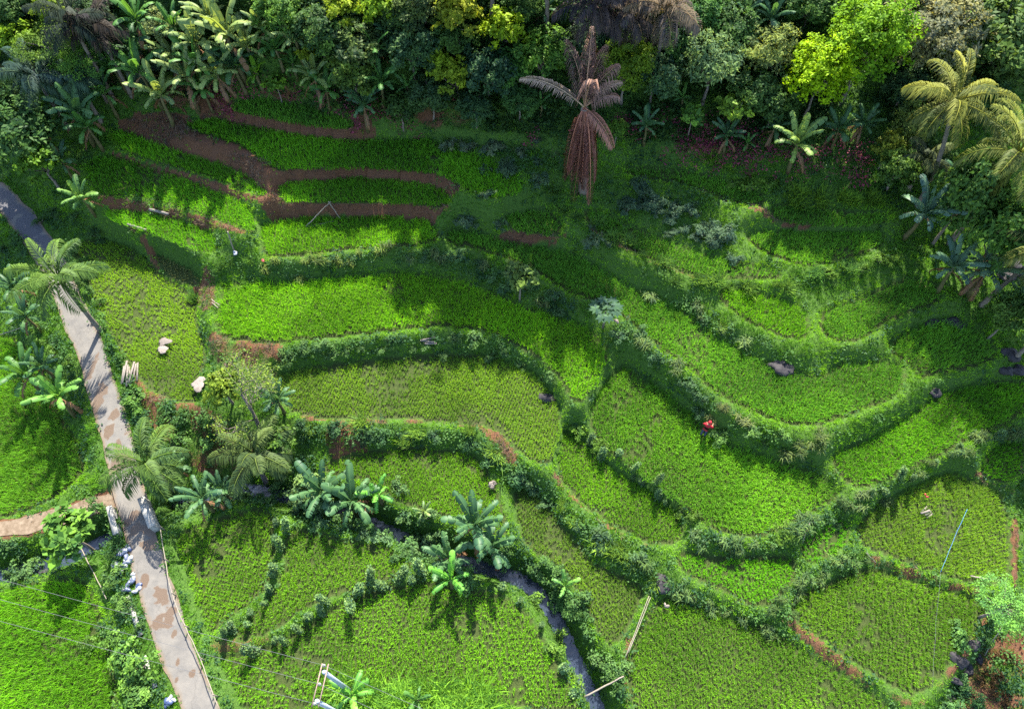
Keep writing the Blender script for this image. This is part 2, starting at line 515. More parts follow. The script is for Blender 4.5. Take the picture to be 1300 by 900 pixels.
def place(proto, loc, rz=0, sc=1.0, label=None, cat=None, group=None, tint=None, tilt=(0, 0)):
    """a copy of a thing with copies of its parts; the first call uses the thing itself"""
    if proto.name not in USED:
        USED.add(proto.name)
        o, kids = proto, list(proto.children)
    else:
        o = proto.copy(); COL.objects.link(o)
        kids = []
        for ch in proto.children:
            c = ch.copy(); COL.objects.link(c); c.parent = o
            for g in ch.children:
                d = g.copy(); COL.objects.link(d); d.parent = c
            kids.append(c)
    o.location = loc
    o.rotation_euler = (tilt[0], tilt[1], rz)
    o.scale = (sc, sc, sc) if not isinstance(sc, tuple) else sc
    for k in ('label', 'group'):
        if k in o: del o[k]
    tag(o, label, cat, group)
    if tint is not None:
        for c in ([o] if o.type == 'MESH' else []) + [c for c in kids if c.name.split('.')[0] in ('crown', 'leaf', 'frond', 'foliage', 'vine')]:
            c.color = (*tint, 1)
    return o


# ------------------------------------------------------------------ materials
def nodes_of(name):
    m = bpy.data.materials.new(name)
    m.use_nodes = True
    nt = m.node_tree
    nt.nodes.clear()
    return m, nt, nt.nodes.new('ShaderNodeOutputMaterial')


def N(nt, t, **kw):
    n = nt.nodes.new(t)
    for k, v in kw.items():
        if k in n.inputs: n.inputs[k].default_value = v
        else: setattr(n, k, v)
    return n


def mixc(nt, fac, a, b, mode='MIX'):
    n = nt.nodes.new('ShaderNodeMix'); n.data_type = 'RGBA'; n.blend_type = mode
    for key, val in ((0, fac), (6, a), (7, b)):
        if hasattr(val, 'is_linked'): nt.links.new(val, n.inputs[key])
        else: n.inputs[key].default_value = val if key == 0 else (*val, 1)
    return n.outputs[2]


def leaf_material(name, trans=.35, gloss=.10, rough=.45, lo=.5, hi=1.55, warm=(1.25, 1.05, .6), cool=(.8, 1.0, 1.5)):
    m, nt, out = nodes_of(name)
    oi = N(nt, 'ShaderNodeObjectInfo')
    at = N(nt, 'ShaderNodeAttribute', attribute_name='v')
    dark = mixc(nt, 1.0, oi.outputs['Color'], tuple(lo * c for c in cool), 'MULTIPLY')
    lite = mixc(nt, 1.0, oi.outputs['Color'], tuple(hi * c for c in warm), 'MULTIPLY')
    colr = mixc(nt, at.outputs['Fac'], dark, lite)
    df = N(nt, 'ShaderNodeBsdfDiffuse'); nt.links.new(colr, df.inputs['Color'])
    tr = N(nt, 'ShaderNodeBsdfTranslucent')
    tc = mixc(nt, 1.0, colr, (1.3, 1.15, .5), 'MULTIPLY'); nt.links.new(tc, tr.inputs['Color'])
    mx = N(nt, 'ShaderNodeMixShader', Fac=trans)
    nt.links.new(df.outputs[0], mx.inputs[1]); nt.links.new(tr.outputs[0], mx.inputs[2])
    gl = N(nt, 'ShaderNodeBsdfGlossy', Roughness=rough); gl.inputs['Color'].default_value = (1, 1, 1, 1)
    m2 = N(nt, 'ShaderNodeMixShader')
    m2.inputs[0].default_value = gloss
    nt.links.new(mx.outputs[0], m2.inputs[1]); nt.links.new(gl.outputs[0], m2.inputs[2])
    nt.links.new(m2.outputs[0], out.inputs[0])
    return m


def solid(name, color, rough=.8, var=.35, scale=6.0, color2=None, spec=.2, bump=.0):
    m, nt, out = nodes_of(name)
    b = N(nt, 'ShaderNodeBsdfPrincipled', Roughness=rough)
    b.inputs['Specular IOR Level'].default_value = spec
    tc = N(nt, 'ShaderNodeTexCoord')
    nz = N(nt, 'ShaderNodeTexNoise', Scale=scale, Detail=6.0, Roughness=.65)
    nt.links.new(tc.outputs['Object'], nz.inputs['Vector'])
    rm = N(nt, 'ShaderNodeValToRGB')
    rm.color_ramp.elements[0].position = .3; rm.color_ramp.elements[1].position = .7
    c2 = color2 or tuple(c * (1 + var) for c in color)
    rm.color_ramp.elements[0].color = (*[c * (1 - var) for c in color], 1)
    rm.color_ramp.elements[1].color = (*c2, 1)
    nt.links.new(nz.outputs['Fac'], rm.inputs[0]); nt.links.new(rm.outputs[0], b.inputs['Base Color'])
    if bump:
        bp = N(nt, 'ShaderNodeBump', Strength=bump, Distance=.05)
        nt.links.new(nz.outputs['Fac'], bp.inputs['Height']); nt.links.new(bp.outputs[0], b.inputs['Normal'])
    nt.links.new(b.outputs[0], out.inputs[0])
    return m


M_RICE = leaf_material('rice_blades', trans=.50, gloss=.004, rough=.55, lo=.6, hi=1.35, warm=(1.05,1.03,.8), cool=(.85,1,1.3))
M_GRASS = leaf_material('grass_blades', trans=.42, gloss=.004, rough=.55)
M_LEAF = leaf_material('tree_leaves', trans=.36, gloss=.005, rough=.55, lo=.45, hi=1.4)
M_GLOSSY = leaf_material('banana_leaves', trans=.36, gloss=.012, rough=.5, lo=.6, hi=1.35, warm=(1.3, 1.1, .7), cool=(.85, 1, 1.15))
M_DRY = leaf_material('dry_leaves', trans=.2, gloss=.012, rough=.5, warm=(1.2, 1.05, .9), cool=(.9, .9, 1.1))
M_BARK = solid('bark', (.12, .10, .085), .9, .4, 5, bump=.4)
M_PSEUDO = solid('banana_stem_skin', (.055, .075, .024), .6, .4, 4, (.10, .075, .035))
M_WOOD = solid('weathered_wood', (.12, .105, .092), .85, .3, 8, bump=.3)
M_BAMBOO = solid('pale_bamboo', (.14, .122, .095), .55, .2, 6)
M_CONC = solid('weathered_concrete', (.19, .185, .17), .85, .3, 4, bump=.3)
M_ROCK = solid('rock', (.022, .020, .022), .8, .45, 4, bump=.6)
M_STEEL = solid('grey_steel', (.20, .23, .28), .5, .2, 5, spec=.5)
M_ARM = solid('weathered_crossarm', (.17, .12, .10), .8, .2, 6)
M_WIRE = solid('wire', (.07, .072, .078), .6, .1, 3)
M_RUST = solid('bare_soil_clods', (.16, .07, .04), .95, .4, 6, bump=.5)


def vary_material(name, ca, cb_, rough=.8, attr='v'):
    m, nt, out = nodes_of(name)
    b = N(nt, 'ShaderNodeBsdfPrincipled', Roughness=rough)
    at = N(nt, 'ShaderNodeAttribute', attribute_name=attr)
    nt.links.new(mixc(nt, at.outputs['Fac'], ca, cb_), b.inputs['Base Color'])
    nt.links.new(b.outputs[0], out.inputs[0])
    return m


M_BAGS = vary_material('plastic_bags', (.03, .045, .10), (.21, .22, .24), .4)
M_SACK = vary_material('pale_sacking', (.07, .055, .045), (.115, .096, .082), .7)
M_RED = solid('red_cloth', (.26, .010, .018), .8, .2, 9)
M_NAVY = solid('navy_cloth', (.03, .035, .08), .85, .3, 9)
M_SKIN = solid('skin', (.25, .13, .08), .6, .08, 5)
M_HAIR = solid('dark_hair', (.012, .010, .010), .5, .2, 20)
M_BLUE = solid('blue_string', (.05, .18, .42), .5, .1, 3)
M_REDP = solid('red_plastic', (.30, .03, .035), .5, .1, 3)

# ------------------------------------------------------------------ ground
def build_ground():
    ext = [10, 30, 80, 200, 450]
    xs = np.r_[[GX[0] - e for e in ext[::-1]], GX, [GX[-1] + e for e in ext]]
    ys = np.r_[[GY[0] - e for e in ext[::-1]], GY, [GY[-1] + e for e in ext]]
    k = len(ext)
    ZE = np.pad(Z, k, 'edge')
    far_z = np.pad(np.zeros_like(Z), k, 'constant', constant_values=1)
    for i, e in enumerate(ext):
        w = min(1, e / 120.0)
        for sl in ((k - 1 - i, slice(None)), (len(ys) - k + i, slice(None)), (slice(None), k - 1 - i), (slice(None), len(xs) - k + i)):
            pass
    X2, Y2 = np.meshgrid(xs, ys)
    V = np.stack([X2, Y2, ZE], -1).reshape(-1, 3)
    ny, nx = ZE.shape
    idx = np.arange(ny * nx).reshape(ny, nx)
    F = np.stack([idx[:-1, :-1], idx[:-1, 1:], idx[1:, 1:], idx[1:, :-1]], -1).reshape(-1, 4)
    soil = np.zeros(Z.shape); mud = np.zeros(Z.shape)
    mud[fieldmask] = 1
    for z, poly, amt in SOIL:
        P = chaikin(uline(poly, z), 1)
        sl = box_of(P, 1)
        mk = inside(P, XX[sl], YY[sl])
        soil[sl][mk] = np.maximum(soil[sl][mk], amt)
    soil *= np.where((soil > .85) & (Z > 4.5), 1, np.clip(.75 + (fnoise(XX, YY, 1.4, 33) - .5) * 2.2, 0, 1))
    soil[fieldmask & ~STEEP] = 0
    mud[STEEP] = 0
    red = np.clip((fnoise(XX, YY, 5, 21) - .42) * 5, 0, 1) * np.clip((Z - 7.2) / .6, 0, 1) * np.clip((9.2 - Z) / .8, 0, 1)
    soil = np.maximum(soil, red * .75)
    soil[TRACKM] = 1
    me = mesh_from('ground', V, F, np.pad(soil, k).ravel(), None, True)
    a = me.attributes.new('mud', 'FLOAT', 'POINT')
    a.data.foreach_set('value', np.pad(mud, k).ravel().astype(np.float32))
    m, nt, out = nodes_of('earth_and_ground_cover')
    b = N(nt, 'ShaderNodeBsdfPrincipled', Roughness=.95)
    b.inputs['Specular IOR Level'].default_value = .1
    tc = N(nt, 'ShaderNodeTexCoord')
    n1 = N(nt, 'ShaderNodeTexNoise', Scale=1.3, Detail=8.0, Roughness=.7)
    n2 = N(nt, 'ShaderNodeTexNoise', Scale=9.0, Detail=6.0, Roughness=.7)
    for n in (n1, n2): nt.links.new(tc.outputs['Object'], n.inputs['Vector'])
    r1 = N(nt, 'ShaderNodeMapRange'); r1.inputs['From Min'].default_value = .35; r1.inputs['From Max'].default_value = .65
    nt.links.new(n1.outputs['Fac'], r1.inputs['Value'])
    r2 = N(nt, 'ShaderNodeMapRange'); r2.inputs['From Min'].default_value = .3; r2.inputs['From Max'].default_value = .7
    nt.links.new(n2.outputs['Fac'], r2.inputs['Value'])
    green = mixc(nt, r2.outputs[0], (.018, .045, .010), (.055, .11, .016))
    brown = mixc(nt, r2.outputs[0], (.038, .016, .008), (.125, .062, .030))
    brown = mixc(nt, r1.outputs[0], brown, (.078, .040, .024))
    mudc = mixc(nt, r2.outputs[0], (.020, .036, .008), (.042, .052, .016))
    sa = N(nt, 'ShaderNodeAttribute', attribute_name='v')
    ma = N(nt, 'ShaderNodeAttribute', attribute_name='mud')
    # ragged edge between soil and growth
    ad = N(nt, 'ShaderNodeMath', operation='ADD'); nt.links.new(sa.outputs['Fac'], ad.inputs[0]); nt.links.new(n2.outputs['Fac'], ad.inputs[1])
    rr = N(nt, 'ShaderNodeMapRange'); rr.inputs['From Min'].default_value = .8; rr.inputs['From Max'].default_value = 1.05
    nt.links.new(ad.outputs[0], rr.inputs['Value'])
    c = mixc(nt, rr.outputs[0], green, brown)
    c = mixc(nt, ma.outputs['Fac'], c, mudc)
    nt.links.new(c, b.inputs['Base Color'])
    bp = N(nt, 'ShaderNodeBump', Strength=.9, Distance=.12)
    nt.links.new(n2.outputs['Fac'], bp.inputs['Height']); nt.links.new(bp.outputs[0], b.inputs['Normal'])
    nt.links.new(b.outputs[0], out.inputs[0])
    me.materials.append(m)
    o = link('ground', me)
    tag(o, 'terraced earth of the rice valley with brown banks and grassy bunds', None, None, 'structure')
    return soil


# bare earth seen in the photograph: (level, outline, how bare)
SOIL = [
 (6.0, [(856,229),(915,250),(972,271),(1050,287),(1050,292),(970,279),(912,258),(854,236)], .8),
 (4.5, [(128,252),(180,260),(230,270),(280,286),(320,300),(318,306),(270,294),(225,280),(175,270),(128,262)], .8),
 (5.0, [(742,284),(800,317),(850,340),(900,357),(898,361),(845,345),(795,322),(740,290)], .7),
 (6.0, [(150,153),(275,163),(350,205),(540,205),(598,236),(592,250),(540,238),(400,240),(352,262),(330,262),(325,232),(240,203),(150,174)], 1),
 (4.8, [(345,256),(560,258),(570,270),(540,284),(345,280)], .92),
 (7.2, [(252,130),(280,136),(400,158),(475,158),(480,188),(330,172),(252,158)], .9),
 (7.0, [(262,140),(300,142),(345,152),(400,164),(466,168),(466,182),(400,180),(340,172),(290,160),(262,152)], .9),
 (6.0, [(150,158),(190,164),(240,170),(275,176),(312,190),(340,212),(380,216),(440,215),(500,216),(560,224),(592,240),(580,250),(530,238),(460,231),(400,233),(350,240),(335,240),(305,215),(250,198),(200,182),(160,168)], 1),
 (4.8, [(350,256),(400,258),(460,256),(520,260),(572,264),(570,276),(500,278),(420,277),(350,272)], .9),
 (5.4, [(340,236),(352,236),(355,256),(345,258)], 1),
 (5.3, [(142,192),(180,206),(240,222),(290,240),(330,256),(330,262),(290,248),(240,230),(180,213),(140,200)], .86),
 (3.9, [(160,285),(215,290),(215,300),(160,294)], .8),
 (1.8, [(186,318),(200,320),(205,345),(196,345)], .8),
 (2.2, [(200,325),(240,340),(256,355),(240,360),(205,342)], .45),
 (2.1, [(240,365),(262,352),(282,360),(276,400),(260,402),(252,385),(245,400),(240,390)], .95),
 (2.4, [(262,425),(300,430),(360,436),(360,465),(330,480),(290,470),(265,450)], .75),
 (1.0, [(180,500),(250,520),(300,535),(330,560),(290,600),(230,585),(190,545),(178,520)], .6),
 (1.0, [(415,538),(462,536),(470,580),(440,600),(415,580)], 1),
 (1.0, [(610,540),(640,552),(660,590),(650,600),(630,570),(612,552)], .9),
 (1.2, [(170,455),(185,490),(210,508),(240,516),(252,512),(255,520),(235,524),(200,514),(176,495),(164,465)], .7),
 (4.0, [(590,296),(720,300),(720,312),(650,308),(590,304)], .6),
 (7.6, [(470,150),(560,160),(660,165),(800,195),(860,200),(860,225),(740,205),(620,180),(470,170)], .2),
 (8.4, [(270,122),(370,124),(470,146),(470,154),(370,132),(270,132)], .6),
 (-.6, [(1235,830),(1275,800),(1330,800),(1330,920),(1210,920)], .85),
 (.3, [(1255,765),(1262,775),(1238,822),(1205,865),(1165,900),(1158,893),(1195,858),(1230,815)], .9),
 (.8, [(1282,640),(1292,640),(1294,750),(1283,745)], .95),
 (.9, [(1238,598),(1275,615),(1290,590),(1296,600),(1280,640),(1270,622),(1235,608)], .8),
 (.2, [(795,800),(803,800),(796,860),(810,905),(796,905),(785,860)], .8),
 (.3, [(995,770),(1040,812),(1080,842),(1130,872),(1160,893),(1150,900),(1080,860),(1030,826),(990,790)], .6),
 (.5, [(1100,706),(1150,720),(1200,738),(1250,750),(1250,760),(1200,748),(1100,718)], .55),
 (.3, [(268,808),(300,812),(345,803),(392,785),(445,750),(530,728),(540,738),(446,760),(393,797),(330,829),(268,830)], .45),
 (1.5, [(380,526),(450,532),(540,532),(620,538),(640,550),(634,556),(600,543),(540,541),(450,541),(380,535)], .8),
 (.6, [(700,595),(712,610),(745,642),(800,680),(826,692),(820,700),(780,680),(735,645),(700,610)], .7),
]

SOILMAP = build_ground()


def ribbon(line, halfw, across, dz, step, name, kind='structure', edge_noise=.0):
    L = resample(chaikin(line, 1, False), step)
    T = np.gradient(L[:, :2], axis=0); T /= np.linalg.norm(T, axis=1)[:, None]
    Nn = np.stack([-T[:, 1], T[:, 0]], 1)
    t = np.linspace(-1, 1, across)
    s = np.arange(len(L)) * step
    hwL = halfw + edge_noise * (vnoise(s, s * 0, 1.3, 41) - .5) * 2
    hwR = halfw + edge_noise * (vnoise(s, s * 0, 1.3, 77) - .5) * 2
    hw = np.where(t[None] < 0, hwL[:, None], hwR[:, None])
    P = L[:, None, :2] + Nn[:, None] * (t[None, :, None] * hw[:, :, None])
    z = np.broadcast_to(L[:, 2:3], P.shape[:2]) + dz
    V = np.concatenate([P, z[..., None]], -1)
    n, m = P.shape[:2]
    idx = np.arange(n * m).reshape(n, m)
    F = np.stack([idx[:-1, :-1], idx[1:, :-1], idx[1:, 1:], idx[:-1, 1:]], -1).reshape(-1, 4)
    F = F[:, ::-1]
    return V.reshape(-1, 3), F, s, t


def blobmask(V, blobs, z):
    x, y = V[:, 0], V[:, 1]
    m = np.zeros(len(V))
    nx_ = (fnoise(x, y, .75, 51) - .5) * 2.9
    for (px, py, rx, ry, zz) in blobs:
        c = np.array(unproj(px, py, zz)); ex = np.array(unproj(px + rx, py, zz)); ey = np.array(unproj(px, py + ry, zz))
        a = np.linalg.norm(ex - c); b = np.linalg.norm(ey - c)
        q = 1 - np.hypot((x - c[0]) / a, (y - c[1]) / b)
        m = np.maximum(m, q + nx_)
    return np.clip(m * 9, 0, 1)


def build_road():
    V, F, s, t = ribbon(ROADL, 1.0, 41, .06, .06, 'road', edge_noise=.12)
    mudb = [(152,585,10,22,1),(140,545,7,25,1.1),(128,500,7,18,1.3),(185,672,14,12,.9),(190,690,9,8,.9),(203,762,10,14,.8),(200,785,8,10,.8),(215,790,9,12,.8),(222,805,5,10,.8),(244,855,3,4,.8),(226,840,2,4,.8),(184,735,5,8,.8),(150,570,6,20,1),(168,655,6,8,.9),(225,862,2,3,.8),(118,468,4,12,1.4)]
    m = blobmask(V, mudb, 1)
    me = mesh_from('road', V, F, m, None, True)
    darkb = [(30,300,26,40,2.6),(10,262,26,25,2.9),(60,320,14,22,2.3)]  # darker blue-grey patches on the upper bend of the road
    w = blobmask(V, darkb, 2)
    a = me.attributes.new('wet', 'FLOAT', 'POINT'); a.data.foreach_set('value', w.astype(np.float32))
    tt = np.tile(np.abs(t), len(s))
    e = np.clip(.55 * np.exp(-((tt - .48) / .13) ** 2) * vnoise(V[:, 0] + V[:, 1], V[:, 1], 2.2, 9) + (tt - .72) * 3.5 + (fnoise(V[:, 0], V[:, 1], .9, 61) - .5) * 1.6, 0, 1)
    a = me.attributes.new('dirt', 'FLOAT', 'POINT'); a.data.foreach_set('value', e.astype(np.float32))
    mt, nt, out = nodes_of('worn_road_paving')
    b = N(nt, 'ShaderNodeBsdfPrincipled', Roughness=.85)
    tc = N(nt, 'ShaderNodeTexCoord')
    n1 = N(nt, 'ShaderNodeTexNoise', Scale=.9, Detail=8.0, Roughness=.7); n2 = N(nt, 'ShaderNodeTexNoise', Scale=14.0, Detail=5.0, Roughness=.7)
    for n in (n1, n2): nt.links.new(tc.outputs['Object'], n.inputs['Vector'])
    mr = N(nt, 'ShaderNodeMapRange'); mr.inputs['From Min'].default_value = .38; mr.inputs['From Max'].default_value = .62
    nt.links.new(n1.outputs['Fac'], mr.inputs['Value'])
    c = mixc(nt, mr.outputs[0], (.046, .043, .040), (.106, .095, .080))
    c = mixc(nt, n2.outputs['Fac'], c, (.078, .074, .068))
    vo = N(nt, 'ShaderNodeTexVoronoi', Scale=.33, feature='DISTANCE_TO_EDGE')
    dn = N(nt, 'ShaderNodeTexNoise', Scale=2.0, Detail=4.0); nt.links.new(tc.outputs['Object'], dn.inputs['Vector'])
    va = N(nt, 'ShaderNodeVectorMath', operation='ADD'); nt.links.new(tc.outputs['Object'], va.inputs[0]); nt.links.new(dn.outputs['Color'], va.inputs[1]); nt.links.new(va.outputs[0], vo.inputs['Vector'])
    ck = N(nt, 'ShaderNodeMapRange'); ck.inputs['From Min'].default_value = .0; ck.inputs['From Max'].default_value = .018; ck.inputs['To Min'].default_value = .38; ck.inputs['To Max'].default_value = 0
    nt.links.new(vo.outputs['Distance'], ck.inputs['Value'])
    c = mixc(nt, ck.outputs[0], c, (.035, .032, .028))
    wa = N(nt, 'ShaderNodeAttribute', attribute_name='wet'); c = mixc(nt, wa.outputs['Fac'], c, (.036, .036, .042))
    da = N(nt, 'ShaderNodeAttribute', attribute_name='dirt'); c = mixc(nt, da.outputs['Fac'], c, (.085, .060, .036))
    md = N(nt, 'ShaderNodeAttribute', attribute_name='v')
    mc = mixc(nt, n2.outputs['Fac'], (.040, .024, .012), (.070, .043, .022)); c = mixc(nt, md.outputs['Fac'], c, mc)
    nt.links.new(c, b.inputs['Base Color'])
    rg = N(nt, 'ShaderNodeMapRange'); rg.inputs['To Min'].default_value = .85; rg.inputs['To Max'].default_value = .45
    nt.links.new(md.outputs['Fac'], rg.inputs['Value']); nt.links.new(rg.outputs[0], b.inputs['Roughness'])
    bp = N(nt, 'ShaderNodeBump', Strength=.35, Distance=.03); nt.links.new(n2.outputs['Fac'], bp.inputs['Height']); nt.links.new(bp.outputs[0], b.inputs['Normal'])
    nt.links.new(b.outputs[0], out.inputs[0])
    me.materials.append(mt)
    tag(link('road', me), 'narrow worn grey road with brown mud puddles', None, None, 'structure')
    # track
    V, F, s, t = ribbon(TRACKL, .62, 9, .05, .2, 'dirt_path', edge_noise=.2)
    me = mesh_from('dirt_path', V, F, fnoise(V[:, 0], V[:, 1], .8, 5), solid('trodden_earth', (.085, .058, .034), .95, .3, 3, (.145, .112, .080), bump=.5), True)
    tag(link('dirt_path', me), 'bare earth track joining the road from the left', None, None, 'structure')
    # stream
    V, F, s, t = ribbon(STREAML, STREAMW + .2, 5, 0.0, .5, 'stream')
    mw, nt, out = nodes_of('stream_water')
    b = N(nt, 'ShaderNodeBsdfPrincipled', Roughness=.12); b.inputs['Base Color'].default_value = (.016, .022, .035, 1)
    nz = N(nt, 'ShaderNodeTexNoise', Scale=3.5, Detail=4.0); bp = N(nt, 'ShaderNodeBump', Strength=.5, Distance=.06)
    tc = N(nt, 'ShaderNodeTexCoord'); nt.links.new(tc.outputs['Object'], nz.inputs['Vector'])
    nt.links.new(nz.outputs['Fac'], bp.inputs['Height']); nt.links.new(bp.outputs[0], b.inputs['Normal']); nt.links.new(b.outputs[0], out.inputs[0])
    tag(link('stream', mesh_from('stream', V, F, None, mw, True)), 'dark narrow stream winding between the paddies', None, None, 'structure')


build_road()

# ------------------------------------------------------------------ rice: one crop per field
def build_rice():
    core = ~dil(~fieldmask)
    for k, nm in enumerate(FIELDS):
        if nm.startswith(('terrace', 'far_right_scrap', 'right_nook')): core |= FID == k
    for k, (nm, f) in enumerate(FIELDS.items()):
        lvl, spc, h, colr, ang, label, _ = f
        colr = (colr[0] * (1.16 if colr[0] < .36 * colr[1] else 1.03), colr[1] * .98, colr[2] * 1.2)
        h = h * (.8 if h > .52 else .72)
        P = FPOLY[nm]
        g = np.random.default_rng(100 + k)
        a = R(ang)
        ca, sa = math.cos(a), math.sin(a)
        U = P[:, 0] * ca + P[:, 1] * sa; W = -P[:, 0] * sa + P[:, 1] * ca
        spc *= .80 if h > .42 else .79
        row = spc * .9
        u, w = np.meshgrid(np.arange(U.min(), U.max(), spc * .86), np.arange(W.min(), W.max(), row))
        u = u.ravel(); w = w.ravel()
        # rows follow the hand planting: gently wavy
        w = w + .35 * (vnoise(u, w, 5, k) - .5) * 2
        u = u + g.normal(0, .035, len(u)); w = w + g.normal(0, .022, len(w))
        x = u * ca - w * sa; y = u * sa + w * ca
        keep = inside(P, x, y) & cell(core, x, y)
        n0 = fnoise(x, y, 3.2, 200 + k)
        lush = h > .42
        gap = np.clip((n0 - (.28 if f[3] in (OLV, YEL) else .20)) * 9, .5, 1) * .98
        keep &= g.random(len(x)) < gap
        x, y = x[keep], y[keep]
        n = len(x)
        if n == 0: continue
        nb = 12
        tone = np.clip((fnoise(x, y, 4.5, 300 + k) - .5) * 2.2 + (vnoise(x, y, 13, 500 + k) - .5) * .5 + .5 + g.normal(0, .16, n), 0, 1)
        th = h * (.8 + .45 * (fnoise(x, y, 2.2, 400 + k))) * g.uniform(.82, 1.12, n)
        p = np.stack([x, y, np.full(n, lvl) - .02], 1)
        p = np.repeat(p, nb, 0) + np.c_[g.normal(0, .022, (n * nb, 2)), np.zeros(n * nb)]
        hh = np.repeat(th, nb) * g.uniform(.72, 1.08, n * nb)
        lean = hh * g.uniform(.10, .70 if not lush else .85, n * nb) * (1.0 if not lush else 1.05)
        wd = g.uniform(.012, .020, n * nb) * (1 if lush else .88)
        v = np.clip(np.repeat(tone, nb) * .75 + g.uniform(0, .3, n * nb), 0, 1)
        V, F, C = blades(p, hh, lean, wd, v, g)
        # colour runs up the blade: pale sheath, greener tip
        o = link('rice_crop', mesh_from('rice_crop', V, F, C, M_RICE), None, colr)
        tag(o, label, 'rice field', 'rice crops on the terraces', 'stuff')


build_rice()

# ------------------------------------------------------------------ ground growth (uncountable)
def scatter(mask_prob, dens, seed, area=None):
    """points per square metre over the grid; mask_prob is a 0..1 map"""
    g = np.random.default_rng(seed)
    n = int(dens * ST * ST * mask_prob.size)
    x = g.uniform(GX[0], GX[-1], n); y = g.uniform(GY[0], GY[-1], n)
    k = g.random(n) < cell(mask_prob, x, y)
    return x[k], y[k], g


def visible_map(pad=60):
    d = np.stack([XX, YY, Z - CAM_H], -1)
    zc = d[..., 1] * cp - d[..., 2] * sp
    u = d[..., 0]; v = d[..., 1] * sp + d[..., 2] * cp
    zc = np.maximum(zc, 1)
    px = 650 + FPX * u / zc; py = 450 - FPX * v / zc
    return (px > -pad) & (px < 1300 + pad) & (py > -pad) & (py < 900 + pad), px, py


VIS, PXM, PYM = visible_map(140)
openland = ~fieldmask & ~ROADM & ~TRACKM & ~STREAMM & VIS
soilN = np.clip(SOILMAP, 0, 1)
SHADEF = np.clip((Z - 7.0) / 1.0, 0, 1)          # forest foot and above


